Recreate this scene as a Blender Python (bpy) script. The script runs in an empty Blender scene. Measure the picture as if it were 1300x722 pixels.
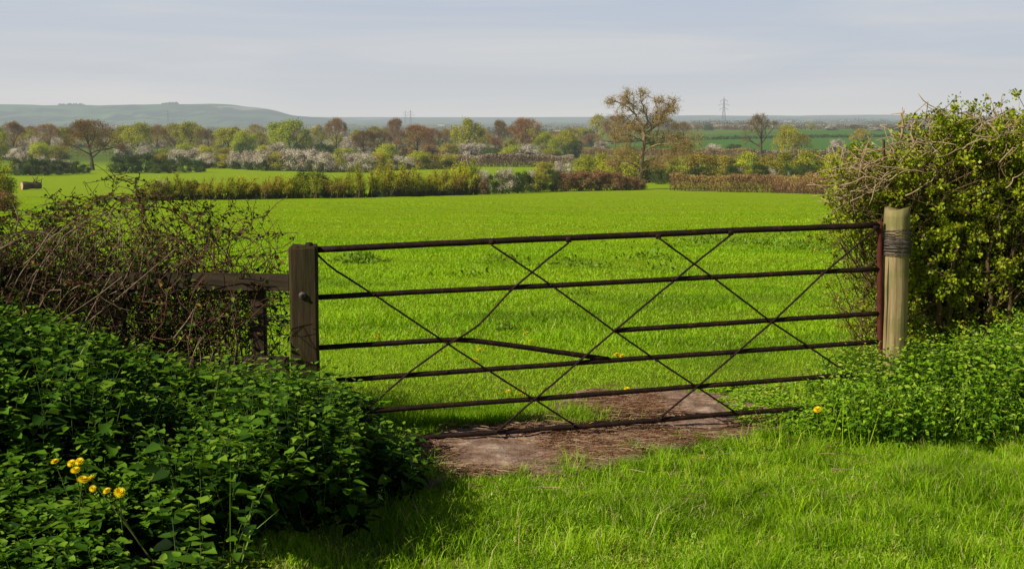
import bpy, math, random
import numpy as np

# ------------------------------------------------------------------ basics
SC = bpy.context.scene
COL = SC.collection
RNG = np.random.default_rng(11)
random.seed(5)
F = 1806.0            # focal length in photo pixels (photo is 1300 wide)
CAMZ = 2.07
EYE = 146.0           # photo row of the eye level
PITCH = math.atan((361 - EYE) / F)
CP, SP = math.cos(PITCH), math.sin(PITCH)

def ray(px, py):
    u = (px - 650) / F; v = (361 - py) / F
    return np.array([u, CP + v * SP, -SP + v * CP])

def at(px, py, D):
    r = ray(px, py)
    t = D / r[1]
    return np.array([r[0] * t, D, CAMZ + r[2] * t])

def sstep(a, b, x):
    t = np.clip((x - a) / (b - a), 0, 1)
    return t * t * (3 - 2 * t)

# smooth value noise, vectorised
_T = np.random.default_rng(3).random((256, 256))
def vnoise(x, y, s=1.0, o=0):
    x = np.asarray(x, float) * s + 31.7 + o * 17.3; y = np.asarray(y, float) * s + 11.1 + o * 7.9
    xi = np.floor(x).astype(int); yi = np.floor(y).astype(int)
    fx = x - xi; fy = y - yi
    fx = fx * fx * (3 - 2 * fx); fy = fy * fy * (3 - 2 * fy)
    a = _T[xi % 256, yi % 256]; b = _T[(xi + 1) % 256, yi % 256]
    c = _T[xi % 256, (yi + 1) % 256]; d = _T[(xi + 1) % 256, (yi + 1) % 256]
    return (a * (1 - fx) + b * fx) * (1 - fy) + (c * (1 - fx) + d * fx) * fy

# ------------------------------------------------------------------ terrain
_dn = np.array([200, 300, 400, 550, 800, 1200, 2000, 4000, 8000, 16000, 40000.])
_zl = CAMZ - (np.array([244, 228, 215, 203, 192, 183, 174, 165, 158, 153, 149.]) - EYE) / F * _dn
_dr = np.array([200, 300, 400, 600, 800, 1000, 1300, 1600, 2000, 4000, 8000, 16000, 40000.])
_zr = CAMZ - (np.array([244, 226, 213, 196, 186, 178, 168, 163.5, 162.8, 158, 154, 150.5, 148.]) - EYE) / F * _dr
_hn = np.array([11., 15., 25., 60.]); _hz = np.array([0., -.13, -.62, -2.25])
DL = np.concatenate([_hn, _dn]); ZL = np.concatenate([_hz, _zl])
DR = np.concatenate([_hn, _dr]); ZR = np.concatenate([_hz, _zr])

def H(x, y):
    x = np.asarray(x, float); y = np.asarray(y, float)
    u = x / np.maximum(y, 12.0)
    w = sstep(-0.02, 0.16, u)
    z = np.interp(y, DL, ZL) * (1 - w) + np.interp(y, DR, ZR) * w
    z = z + (vnoise(x, y, 1 / 22.) - .5) * .35 * sstep(14, 50, y) * (1 - sstep(150, 190, y))
    z = z + (vnoise(x, y, 1 / 1.1, 2) - .5) * .05 + (vnoise(x, y, 4., 3) - .5) * .02 * (y < 40)
    # banks beside the gateway
    bl = .50 * sstep(-1.0, -3.3, x) * sstep(11.5, 8.6, y) * sstep(3.0, 5.5, y)
    bl = bl + .20 * sstep(-.6, -1.1, x) * sstep(10.5, 9, y) * sstep(4, 6, y)
    br = .30 * sstep(2.1, 3.4, x) * sstep(8.5, 9.5, y) * sstep(14, 11, y)
    return z + bl + br

def ground_px(px, py):
    r = ray(px, py)
    d = np.exp(np.linspace(math.log(4.), math.log(30000.), 6000))
    x = r[0] * d / r[1]; z = CAMZ + r[2] * d / r[1]
    below = z <= H(x, d)
    i = int(np.argmax(below)) if below.any() else len(d) - 1
    return np.array([x[i], d[i], float(H(x[i], d[i]))])

def to_px(x, y, z):
    zz = z - CAMZ
    f = y * CP - zz * SP; v = y * SP + zz * CP
    return 650 + F * x / f, 361 - F * v / f

# ------------------------------------------------------------------ mesh helpers
class Geo:
    def __init__(self):
        self.v = []; self.f = {}; self.t = []; self.n = 0
    def add(self, V, faces, tint=None):
        V = np.asarray(V, np.float32).reshape(-1, 3)
        for fa in faces:
            fa = np.asarray(fa, np.int64)
            if fa.size: self.f.setdefault(fa.shape[1], []).append(fa + self.n)
        self.v.append(V)
        if tint is None: tint = .5
        self.t.append(np.broadcast_to(np.asarray(tint, np.float32).reshape(-1) if np.ndim(tint) else np.float32(tint), (len(V),)).astype(np.float32))
        self.n += len(V)
        return self
    def mesh(self, name, mat, smooth=True):
        me = bpy.data.meshes.new(name)
        V = np.concatenate(self.v) if self.v else np.zeros((0, 3), np.float32)
        loops = []; starts = []; totals = []; c = 0
        for k, L in self.f.items():
            A = np.concatenate(L)
            loops.append(A.reshape(-1)); starts.append(c + np.arange(len(A)) * k)
            totals.append(np.full(len(A), k)); c += A.size
        loops = np.concatenate(loops); starts = np.concatenate(starts)
        me.vertices.add(len(V)); me.vertices.foreach_set('co', V.reshape(-1))
        me.loops.add(len(loops)); me.loops.foreach_set('vertex_index', loops.astype(np.int32))
        me.polygons.add(len(starts)); me.polygons.foreach_set('loop_start', starts.astype(np.int32))
        try: me.polygons.foreach_set('loop_total', np.concatenate(totals).astype(np.int32))
        except Exception: pass
        me.polygons.foreach_set('use_smooth', np.full(len(starts), smooth))
        at_ = me.attributes.new('tint', 'FLOAT', 'POINT')
        at_.data.foreach_set('value', np.concatenate(self.t))
        me.update(calc_edges=True); me.validate()
        me.materials.append(mat)
        return me
    def build(self, name, mat, parent=None, smooth=True):
        me = self.mesh(name, mat, smooth)
        return link(name, me, parent)

def link(name, me, parent=None):
    o = bpy.data.objects.new(name, me); COL.objects.link(o)
    if parent is not None: o.parent = parent
    return o

def tag(o, label=None, cat=None, group=None, kind=None):
    if label: o['label'] = label
    if cat: o['category'] = cat
    if group: o['group'] = group
    if kind: o['kind'] = kind
    return o

def empty(name, loc, rz=0):
    o = bpy.data.objects.new(name, None); COL.objects.link(o)
    o.location = [float(c) for c in loc]; o.rotation_euler = (0, 0, rz); o.empty_display_size = .1
    return o

def copy_tree(o, parent=None):
    c = o.copy(); COL.objects.link(c)
    if parent is not None: c.parent = parent
    for ch in list(o.children): copy_tree(ch, c)
    return c

def nrm(a):
    return a / np.maximum(np.linalg.norm(a, axis=-1, keepdims=True), 1e-9)

def tubes(P, R, S=4, cap=False):
    P = np.asarray(P, float)
    if P.ndim == 2: P = P[None]
    N, K, _ = P.shape
    R = np.broadcast_to(np.asarray(R, float), (N, K))
    T = nrm(np.gradient(P, axis=1))
    mt = nrm(T.mean(1))
    ref = np.where(np.abs(mt[:, 2:3]) < .85, np.array([[0, 0, 1.]]), np.array([[1., 0, 0]]))
    A = nrm(np.cross(T, ref[:, None, :])); B = np.cross(T, A)
    an = np.arange(S) * 2 * math.pi / S
    V = P[:, :, None, :] + R[:, :, None, None] * (np.cos(an)[None, None, :, None] * A[:, :, None, :] + np.sin(an)[None, None, :, None] * B[:, :, None, :])
    idx = np.arange(N * K * S).reshape(N, K, S)
    a = idx[:, :-1, :]; b = idx[:, 1:, :]
    q = np.stack([a, np.roll(a, -1, 2), np.roll(b, -1, 2), b], -1).reshape(-1, 4)
    fs = [q]
    if cap:
        fs.append(idx[:, 0, ::-1].reshape(-1, S)); fs.append(idx[:, -1, :].reshape(-1, S))
    return V.reshape(-1, 3), fs, K * S

def add_tubes(g, P, R, S=4, cap=False, tint=None):
    V, fs, per = tubes(P, R, S, cap)
    if tint is not None and np.ndim(tint): tint = np.repeat(tint, per)
    g.add(V, fs, tint)

def leaves(g, P, axis, normal, L, W, tint=None, fold=0.0, hero=False):
    """kite leaves; hero = folded along the midrib with a fuller outline"""
    N = len(P)
    L = np.broadcast_to(L, (N,))[:, None]; W = np.broadcast_to(W, (N,))[:, None]
    a = nrm(axis); n = nrm(normal - (normal * a).sum(-1, keepdims=True) * a); s = np.cross(a, n)
    if not hero:
        V = np.stack([P, P + a * L * .5 + s * W * .5 + n * fold * W, P + a * L, P + a * L * .5 - s * W * .5 + n * fold * W], 1)
        idx = np.arange(N * 4).reshape(N, 4)
        fs = [idx]; per = 4
    else:
        up = n * fold * W
        V = np.stack([P, P + a * L * .28 + s * W * .5 + up, P + a * L * .66 + s * W * .34 + up * .6 - n * L * .05,
                      P + a * L - n * L * .14,
                      P + a * L * .66 - s * W * .34 + up * .6 - n * L * .05, P + a * L * .28 - s * W * .5 + up], 1)
        i = np.arange(N)[:, None] * 6
        fs = [np.concatenate([i + 0, i + 1, i + 2, i + 3], 1), np.concatenate([i + 0, i + 3, i + 4, i + 5], 1)]; per = 6
    if tint is not None and np.ndim(tint): tint = np.repeat(tint, per)
    g.add(V.reshape(-1, 3), fs, tint)

def rdir(n, rng=RNG):
    return nrm(rng.normal(size=(n, 3)))

def blades(g, X, Y, Z, h, w, lean, tint, rng=RNG):
    N = len(X)
    th = rng.random(N) * 2 * math.pi
    d = np.stack([np.cos(th), np.sin(th), np.zeros(N)], 1)
    ph = rng.random(N) * 2 * math.pi
    s = np.stack([np.cos(ph), np.sin(ph), np.zeros(N)], 1) * (w / 2)[:, None]
    B = np.stack([X, Y, Z], 1)
    up = np.array([0, 0, 1.])
    M = B + up * (h * .55)[:, None] + d * (h * lean * .35)[:, None]
    T = B + up * (h * (1 - .35 * lean))[:, None] + d * (h * lean)[:, None]
    V = np.stack([B - s, B + s, M + s * .8, M - s * .8, T], 1).reshape(-1, 3)
    i = np.arange(N)[:, None] * 5
    q = np.concatenate([i, i + 1, i + 2, i + 3], 1); t = np.concatenate([i + 3, i + 2, i + 4], 1)
    g.add(V, [q, t], np.repeat(tint, 5))

def box(g, c, s, bev=0.0, tint=None, rot=None):
    """box with chamfered vertical edges and top"""
    cx, cy, cz = c; sx, sy, sz = [k / 2 for k in s]
    b = bev
    ring = [(sx, sy - b), (sx - b, sy), (-sx + b, sy), (-sx, sy - b), (-sx, -sy + b), (-sx + b, -sy), (sx - b, -sy), (sx, -sy + b)] if b > 0 else [(sx, sy), (-sx, sy), (-sx, -sy), (sx, -sy)]
    n = len(ring); V = []
    for zz, k in ((-sz, 1), (sz - b, 1), (sz, 1 - (b / max(sx, sy) if b else 0))):
        for (x, y) in ring: V.append((x * k, y * k, zz))
    V = np.array(V)
    if rot is not None: V = V @ rot.T
    V = V + np.array([cx, cy, cz])
    i = np.arange(3 * n).reshape(3, n); q = []
    for r in range(2):
        for j in range(n): q.append([i[r, j], i[r, (j + 1) % n], i[r + 1, (j + 1) % n], i[r + 1, j]])
    g.add(V, [np.array(q), i[2][None, :], i[0][::-1][None, :]], tint)

def rotz(a):
    c, s = math.cos(a), math.sin(a)
    return np.array([[c, -s, 0], [s, c, 0], [0, 0, 1.]])

# ------------------------------------------------------------------ materials
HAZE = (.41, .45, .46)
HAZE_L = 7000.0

class NT:
    def __init__(self, name):
        self.m = bpy.data.materials.new(name); self.m.use_nodes = True
        self.t = self.m.node_tree; self.t.nodes.clear()
        self.out = self.t.nodes.new('ShaderNodeOutputMaterial')
    def n(self, typ, **kw):
        nd = self.t.nodes.new(typ)
        for k, v in kw.items():
            if k.startswith('i_'): nd.inputs[k[2:].replace('_', ' ')].default_value = v
            else: setattr(nd, k, v)
        return nd
    def l(self, a, b): self.t.links.new(a, b)
    def math(self, op, a, b=None, clamp=False):
        nd = self.n('ShaderNodeMath', operation=op); nd.use_clamp = clamp
        for i, s in enumerate((a, b)):
            if s is None: continue
            if isinstance(s, (int, float)): nd.inputs[i].default_value = s
            else: self.l(s, nd.inputs[i])
        return nd.outputs[0]
    def mix(self, fac, a, b, mode='MIX'):
        nd = self.n('ShaderNodeMix', data_type='RGBA', blend_type=mode)
        for i, s in ((0, fac), (6, a), (7, b)):
            if isinstance(s, (int, float)): nd.inputs[i].default_value = s
            elif isinstance(s, tuple): nd.inputs[i].default_value = (*s, 1)
            else: self.l(s, nd.inputs[i])
        return nd.outputs[2]
    def pos(self): 
        if not hasattr(self, '_p'): self._p = self.n('ShaderNodeNewGeometry')
        return self._p.outputs['Position']
    def mapped(self, src, scale):
        mp = self.n('ShaderNodeMapping'); mp.inputs['Scale'].default_value = scale
        self.l(src, mp.inputs['Vector']); return mp.outputs[0]
    def noise(self, vec, scale, detail=4, rough=.55):
        nd = self.n('ShaderNodeTexNoise'); nd.inputs['Scale'].default_value = scale
        nd.inputs['Detail'].default_value = detail; nd.inputs['Roughness'].default_value = rough
        if vec is not None: self.l(vec, nd.inputs['Vector'])
        return nd.outputs[0]
    def ramp(self, fac, stops):
        nd = self.n('ShaderNodeValToRGB'); cr = nd.color_ramp
        while len(cr.elements) < len(stops): cr.elements.new(.5)
        for e, (p, c) in zip(cr.elements, stops):
            e.position = p; e.color = (*c, 1) if len(c) == 3 else c
        self.l(fac, nd.inputs[0]); return nd.outputs[0]
    def tint(self):
        nd = self.n('ShaderNodeAttribute', attribute_name='tint'); return nd.outputs['Fac']
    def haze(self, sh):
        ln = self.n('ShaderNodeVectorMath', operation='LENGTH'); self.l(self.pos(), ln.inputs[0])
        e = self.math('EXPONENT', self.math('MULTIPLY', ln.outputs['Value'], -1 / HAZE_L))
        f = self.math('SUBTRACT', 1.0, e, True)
        em = self.n('ShaderNodeEmission'); em.inputs[0].default_value = (*HAZE, 1)  # painted haze: surfaces glow in the haze colour, more with distance
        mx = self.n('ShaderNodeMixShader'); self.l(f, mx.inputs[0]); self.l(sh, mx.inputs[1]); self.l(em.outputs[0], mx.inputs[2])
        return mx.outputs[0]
    def finish(self, sh, haze=False):
        if haze: sh = self.haze(sh)
        self.l(sh, self.out.inputs[0]); return self.m
    def bsdf(self, col, rough=.7, spec=.3, metal=0.0, bump=None, bstr=.5, bdist=.01):
        b = self.n('ShaderNodeBsdfPrincipled')
        if isinstance(col, tuple): b.inputs['Base Color'].default_value = (*col, 1)
        else: self.l(col, b.inputs['Base Color'])
        if isinstance(rough, (int, float)): b.inputs['Roughness'].default_value = rough
        else: self.l(rough, b.inputs['Roughness'])
        b.inputs['Specular IOR Level'].default_value = spec; b.inputs['Metallic'].default_value = metal
        if bump is not None:
            bp = self.n('ShaderNodeBump'); bp.inputs['Strength'].default_value = bstr; bp.inputs['Distance'].default_value = bdist
            self.l(bump, bp.inputs['Height']); self.l(bp.outputs[0], b.inputs['Normal'])
        return b.outputs[0]

def leaf_mat(name, stops, trans=.35, rough=.5, spec=.3, haze=False, objvar=0.0, patch=None, gain=1.0):
    stops = [(p_, tuple(min(.95, v_ * gain) for v_ in c_)) for p_, c_ in stops]
    """stops: colours along the tint attribute"""
    t = NT(name)
    c = t.ramp(t.tint(), stops)
    if patch:
        ns = t.noise(t.pos(), patch[0], 3)
        c = t.mix(t.math('MULTIPLY', t.ramp(ns, [(.42, (0, 0, 0)), (.62, (1, 1, 1))]), patch[2]), c, patch[1])
    if objvar:
        oi = t.n('ShaderNodeObjectInfo')
        hv = t.n('ShaderNodeHueSaturation'); t.l(c, hv.inputs['Color'])
        t.l(t.math('ADD', .5 - objvar * .035, t.math('MULTIPLY', oi.outputs['Random'], objvar * .07)), hv.inputs['Hue'])
        r2 = t.math('FRACT', t.math('MULTIPLY', oi.outputs['Random'], 17.31))
        t.l(t.math('ADD', 1 - objvar * .5, t.math('MULTIPLY', r2, objvar)), hv.inputs['Value'])
        c = hv.outputs[0]
    b = t.bsdf(c, rough, spec)
    tr = t.n('ShaderNodeBsdfTranslucent'); 
    t.l(t.mix(.35, c, (.5, .6, .02), 'MULTIPLY') if False else c, tr.inputs[0])
    mx = t.n('ShaderNodeMixShader'); mx.inputs[0].default_value = trans
    t.l(b, mx.inputs[1]); t.l(tr.outputs[0], mx.inputs[2])
    return t.finish(mx.outputs[0], haze)

def bark_mat(name, a, b, scale=8, haze=False):
    t = NT(name)
    n1 = t.noise(t.mapped(t.pos(), (scale, scale, scale * .3)), 1.0, 5)
    c = t.mix(t.ramp(n1, [(.3, (0, 0, 0)), (.7, (1, 1, 1))]), a, b)
    c = t.mix(t.math('MULTIPLY', t.tint(), .5), c, b)
    return t.finish(t.bsdf(c, .9, .15, bump=n1, bstr=.6, bdist=.01), haze)

M = {}
# ground --------------------------------------------------------------
t = NT('ground_soil_and_turf')
p = t.pos()
sep = t.n('ShaderNodeSeparateXYZ'); t.l(p, sep.inputs[0]); Y = sep.outputs[1]
fine = t.noise(p, 9.0, 6, .7); mid = t.noise(p, 1.1, 5, .6); big = t.noise(t.mapped(p, (.05, .09, 0)), 1.0, 4, .6)
strk = t.noise(t.mapped(p, (.35, 1.3, 0)), 1.0, 5, .65)
near = t.mix(t.ramp(fine, [(.35, (0, 0, 0)), (.65, (1, 1, 1))]), (.10, .15, .012), (.22, .28, .03))
near = t.mix(t.math('MULTIPLY', t.ramp(mid, [(.5, (0, 0, 0)), (.7, (1, 1, 1))]), .6), near, (.22, .18, .07))
field = t.mix(t.ramp(strk, [(.32, (0, 0, 0)), (.66, (1, 1, 1))]), (.205, .310, .003), (.305, .430, .005))
field = t.mix(t.math('MULTIPLY', t.ramp(big, [(.42, (0, 0, 0)), (.66, (1, 1, 1))]), .35), field, (.250, .310, .012))
f2 = t.noise(t.mapped(p, (1.0, 2.2, 0)), 1.6, 4, .7)
field = t.mix(t.math('MULTIPLY', t.ramp(f2, [(.56, (0, 0, 0)), (.72, (1, 1, 1))]), .6), field, (.090, .160, .004))
c = t.mix(t.math('MULTIPLY', t.math('SUBTRACT', Y, 9.0), 1 / 22.0, True), near, field)
vor = t.n('ShaderNodeTexVoronoi'); vor.inputs['Scale'].default_value = 1.0; t.l(t.mapped(p, (.0016, .0011, 0)), vor.inputs['Vector'])
vs = t.n('ShaderNodeSeparateColor'); t.l(vor.outputs['Color'], vs.inputs[0])
far = t.ramp(vs.outputs[0], [(0, (.09, .10, .025)), (.3, (.11, .17, .02)), (.5, (.15, .20, .03)), (.7, (.17, .13, .06)), (.85, (.12, .19, .03)), (1, (.22, .20, .09))])
c = t.mix(t.math('MULTIPLY', t.math('SUBTRACT', Y, 430.0), 1 / 120.0, True), c, far)
bmp = t.noise(t.mapped(p, (1, 1.6, 1)), 3.0, 6, .75)
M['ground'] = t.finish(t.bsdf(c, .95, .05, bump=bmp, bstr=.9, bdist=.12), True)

t = NT('track_dirt'); p = t.pos()
n1 = t.noise(p, 5, 6, .7); n2 = t.noise(t.mapped(p, (7, 30, 7)), 1.0, 4, .7); n3 = t.noise(p, 60, 3)
c = t.ramp(n1, [(.3, (.09, .042, .024)), (.50, (.26, .145, .09)), (.70, (.55, .40, .30))])
c = t.mix(t.math('MULTIPLY', t.ramp(n2, [(.5, (0, 0, 0)), (.65, (1, 1, 1))]), .5), c, (.10, .045, .028))
c = t.mix(t.math('MULTIPLY', n3, .4), c, (.34, .28, .24))
M['dirt'] = t.finish(t.bsdf(c, .95, .1, bump=n1, bstr=1, bdist=.04))

t = NT('crop_field_green'); p = t.pos()
n1 = t.noise(t.mapped(p, (.02, .05, 0)), 1.0, 4)
c = t.mix(n1, (.055, .145, .014), (.090, .20, .018))
M['crop'] = t.finish(t.bsdf(c, .95, .05), True)
t = NT('meadow_green'); p = t.pos()
n1 = t.noise(t.mapped(p, (.04, .2, 0)), 1.0, 5)
c = t.mix(n1, (.075, .20, .005), (.16, .32, .012))
M['meadow'] = t.finish(t.bsdf(c, .95, .05), True)
t = NT('bare_tilled_field'); p = t.pos()
n1 = t.noise(t.mapped(p, (.04, .2, 0)), 1.0, 5)
c = t.mix(n1, (.16, .13, .07), (.24, .21, .12))
M['tilled'] = t.finish(t.bsdf(c, .95, .05), True)

t = NT('downland_hill'); p = t.pos()
vor = t.n('ShaderNodeTexVoronoi'); vor.inputs['Scale'].default_value = 1.0; t.l(t.mapped(p, (.0016, .0005, .014)), vor.inputs['Vector'])
vs = t.n('ShaderNodeSeparateColor'); t.l(vor.outputs['Color'], vs.inputs[0])
c = t.ramp(vs.outputs[0], [(0, (.03, .07, .025)), (.4, (.08, .16, .04)), (.65, (.14, .25, .06)), (.82, (.22, .29, .11)), (.94, (.36, .36, .24))])
sz = t.n('ShaderNodeSeparateXYZ'); t.l(p, sz.inputs[0])
n1 = t.noise(t.mapped(p, (.004, .002, .02)), 1.0, 6, .7)
c = t.mix(t.ramp(n1, [(.48, (0, 0, 0)), (.56, (1, 1, 1))]), c, (.03, .042, .03))
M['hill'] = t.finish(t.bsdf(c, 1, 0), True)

# plants ---------------------------------------------------------------
M['grass'] = leaf_mat('grass_blades', gain=1.34, stops=[(0, (.100, .175, .006)), (.4, (.225, .395, .007)), (.75, (.365, .530, .012)), (.93, (.44, .47, .05)), (1, (.60, .48, .22))], trans=.48, rough=.5, spec=.25)
M['weed'] = leaf_mat('weed_leaves', [(0, (.11, .20, .006)), (.6, (.20, .33, .010)), (1, (.30, .42, .02))], .35)
M['nettle'] = leaf_mat('shaded_nettle_leaves', gain=0.92, stops=[(0, (.007, .022, .002)), (.45, (.038, .105, .006)), (.8, (.14, .29, .013)), (1, (.22, .35, .025))], trans=.25, rough=.6, spec=.18)  # nettle green with the shade of the left bank painted in
M['nettle_lit'] = leaf_mat('sunlit_cleavers_and_nettle_leaves', gain=1.25, stops=[(0, (.075, .170, .010)), (.5, (.165, .320, .012)), (.85, (.30, .46, .02)), (1, (.42, .48, .07))], trans=.35, rough=.5, spec=.3)  # brighter green with the sunlight on the plants painted in
M['stalk'] = leaf_mat('weed_stalks', [(0, (.07, .13, .02)), (.7, (.14, .17, .04)), (1, (.32, .26, .12))], .1)
M['haw_leaf'] = leaf_mat('hawthorn_leaves', [(0, (.10, .17, .005)), (.45, (.27, .34, .008)), (.8, (.46, .51, .016)), (1, (.55, .48, .05))], .38, .45, .35)
M['ivy'] = leaf_mat('ivy_leaves', [(0, (.012, .05, .006)), (1, (.05, .15, .012))], .15, .35, .5)
M['bram_leaf'] = leaf_mat('bramble_leaves', gain=1.25, stops=[(0, (.018, .040, .004)), (.5, (.055, .10, .006)), (.7, (.12, .17, .012)), (.8, (.10, .035, .02)), (1, (.26, .14, .04))], trans=.25, rough=.65, spec=.15)
M['straw'] = leaf_mat('straw_litter', [(0, (.10, .035, .018)), (.5, (.26, .115, .055)), (1, (.62, .44, .26))], .05)
M['petal'] = leaf_mat('dandelion_petals', [(0, (.85, .56, .004)), (1, (.95, .78, .008))], .25)
M['haw_bark'] = bark_mat('hawthorn_bark', (.045, .028, .014), (.19, .125, .062), 30)
M['haw_cut'] = bark_mat('cut_hawthorn_wood', (.26, .16, .085), (.50, .36, .22), 30)
M['cane'] = bark_mat('bramble_canes', (.035, .016, .012), (.17, .085, .055), 30)
M['dead_cane'] = bark_mat('dead_canes', (.12, .075, .045), (.34, .24, .16), 30)
# distant vegetation (haze painted into the materials)
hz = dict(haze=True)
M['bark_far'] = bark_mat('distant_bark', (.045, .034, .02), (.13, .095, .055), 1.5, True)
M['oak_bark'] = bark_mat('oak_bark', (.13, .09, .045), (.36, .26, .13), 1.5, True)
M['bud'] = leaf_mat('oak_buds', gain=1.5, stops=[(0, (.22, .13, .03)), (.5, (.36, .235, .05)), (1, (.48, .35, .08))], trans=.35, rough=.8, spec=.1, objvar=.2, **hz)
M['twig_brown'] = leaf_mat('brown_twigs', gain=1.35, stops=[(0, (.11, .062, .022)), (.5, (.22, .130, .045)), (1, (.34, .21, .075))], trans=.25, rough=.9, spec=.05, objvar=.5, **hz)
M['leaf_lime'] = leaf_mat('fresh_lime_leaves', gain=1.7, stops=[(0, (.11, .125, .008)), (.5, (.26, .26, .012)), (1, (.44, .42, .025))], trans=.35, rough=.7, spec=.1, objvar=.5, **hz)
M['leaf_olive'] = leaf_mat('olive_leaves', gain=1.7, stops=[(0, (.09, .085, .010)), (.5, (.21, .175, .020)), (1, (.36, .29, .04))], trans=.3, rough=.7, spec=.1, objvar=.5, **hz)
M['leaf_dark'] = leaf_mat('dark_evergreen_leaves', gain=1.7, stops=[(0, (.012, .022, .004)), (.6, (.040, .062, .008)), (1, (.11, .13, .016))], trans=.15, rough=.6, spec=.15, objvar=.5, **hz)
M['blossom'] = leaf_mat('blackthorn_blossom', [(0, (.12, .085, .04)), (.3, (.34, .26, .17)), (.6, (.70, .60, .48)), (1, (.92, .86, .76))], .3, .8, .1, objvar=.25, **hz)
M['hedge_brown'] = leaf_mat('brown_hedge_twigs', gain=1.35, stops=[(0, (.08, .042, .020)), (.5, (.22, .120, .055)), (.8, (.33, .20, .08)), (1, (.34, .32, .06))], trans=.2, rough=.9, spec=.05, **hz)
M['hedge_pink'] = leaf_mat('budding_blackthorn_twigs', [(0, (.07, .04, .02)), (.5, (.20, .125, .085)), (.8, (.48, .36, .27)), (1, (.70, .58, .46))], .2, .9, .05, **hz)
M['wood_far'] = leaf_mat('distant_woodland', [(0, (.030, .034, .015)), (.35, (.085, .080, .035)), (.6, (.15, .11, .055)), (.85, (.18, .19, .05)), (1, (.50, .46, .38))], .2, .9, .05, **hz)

# wood, metal ------------------------------------------------------------
def wood(name, dark, lite, green, ax=(34, 34, 2.2), gfac=.4, crack=.5):
    t = NT(name); p = t.pos()
    g = t.noise(t.mapped(p, ax), 1.0, 6, .7); b = t.noise(p, 7, 4, .6)
    c = t.mix(t.ramp(g, [(.3, (0, 0, 0)), (.7, (1, 1, 1))]), dark, lite)
    c = t.mix(t.math('MULTIPLY', t.ramp(b, [(.45, (0, 0, 0)), (.65, (1, 1, 1))]), gfac), c, green)
    ck = t.noise(t.mapped(p, (ax[0] * 1.6, ax[1] * 1.6, ax[2] * .5)), 1.0, 2, .5)
    c = t.mix(t.math('MULTIPLY', t.ramp(ck, [(.64, (0, 0, 0)), (.69, (1, 1, 1))]), crack), c, (.02, .013, .008))
    return t.finish(t.bsdf(c, .85, .2, bump=g, bstr=.8, bdist=.008))
M['post_dark'] = wood('weathered_dark_oak', (.018, .011, .006), (.085, .056, .026), (.04, .042, .012), gfac=.5)
M['rail_dark'] = wood('weathered_fence_rail', (.018, .012, .007), (.075, .05, .028), (.04, .042, .015), ax=(2.2, 34, 34))
M['post_lite'] = wood('weathered_round_post', (.11, .068, .028), (.50, .38, .19), (.20, .19, .06), ax=(26, 26, 1.6), gfac=.8, crack=.9)
def rust(name, a, b, c3, metal=.3):
    t = NT(name); p = t.pos()
    n1 = t.noise(p, 22, 8, .8); n2 = t.noise(p, 90, 3, .6)
    c = t.ramp(n1, [(.3, a), (.52, b), (.75, c3)])
    c = t.mix(t.math('MULTIPLY', n2, .35), c, a)
    return t.finish(t.bsdf(c, .75, .3, metal, bump=n2, bstr=.5, bdist=.003))
M['rust'] = rust('rusted_dark_steel', (.008, .005, .004), (.026, .012, .008), (.13, .050, .024))
M['rust_red'] = rust('rusted_red_steel', (.05, .012, .009), (.13, .030, .018), (.20, .062, .032))
M['wire'] = rust('galvanised_wire', (.07, .05, .04), (.17, .14, .125), (.27, .25, .24), .5)
M['wire_dark'] = rust('dull_fence_wire', (.02, .018, .016), (.04, .035, .03), (.07, .06, .05), .4)
t = NT('pylon_steel'); M['steel_far'] = t.finish(t.bsdf((.24, .25, .26), .6, .3), True)
t = NT('white_render'); M['wall_white'] = t.finish(t.bsdf(t.mix(t.noise(t.pos(), .5), (.62, .60, .56), (.80, .78, .74)), .8), True)
t = NT('clay_roof'); M['roof'] = t.finish(t.bsdf(t.mix(t.noise(t.pos(), .5), (.14, .08, .06), (.22, .13, .10)), .8), True)
t = NT('dark_glass'); M['pane'] = t.finish(t.bsdf((.03, .035, .04), .2, .5), True)
t = NT('cut_log_wood')
M['log_end'] = t.finish(t.bsdf(t.mix(t.noise(t.pos(), 4), (.42, .22, .12), (.66, .42, .26)), .8), True)

# ------------------------------------------------------------------ ground sheet
def build_ground():
    an = np.concatenate([np.arange(-25, 25, .25), np.arange(25, 335, 3.0)])
    an = np.radians(an)
    r = np.unique(np.concatenate([[.6], np.exp(np.linspace(math.log(1.6), math.log(42000.), 330)), np.arange(6.0, 11.5, .05)]))
    A, Rr = np.meshgrid(an, r)
    X = Rr * np.sin(A); Yy = Rr * np.cos(A)
    Z = H(X, Yy)
    V = np.stack([X, Yy, Z], -1).reshape(-1, 3)
    n, m = len(r), len(an)
    idx = np.arange(n * m).reshape(n, m)
    a = idx[:-1]; b = idx[1:]
    q = np.stack([a, b, np.roll(b, -1, 1), np.roll(a, -1, 1)], -1).reshape(-1, 4)
    g = Geo(); g.add(V, [q, idx[0][None, ::-1]])
    o = g.build('ground', M['ground']); tag(o, 'green pasture and vale floor falling away beyond the gate', 'ground', kind='structure')
build_ground()

def inside(poly, x, y):
    poly = np.asarray(poly); c = np.zeros(np.shape(x), bool); n = len(poly); j = n - 1
    for i in range(n):
        xi, yi = poly[i]; xj, yj = poly[j]
        cond = ((yi > y) != (yj > y)) & (x < (xj - xi) * (y - yi) / (yj - yi + 1e-12) + xi)
        c ^= cond; j = i
    return c

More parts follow.
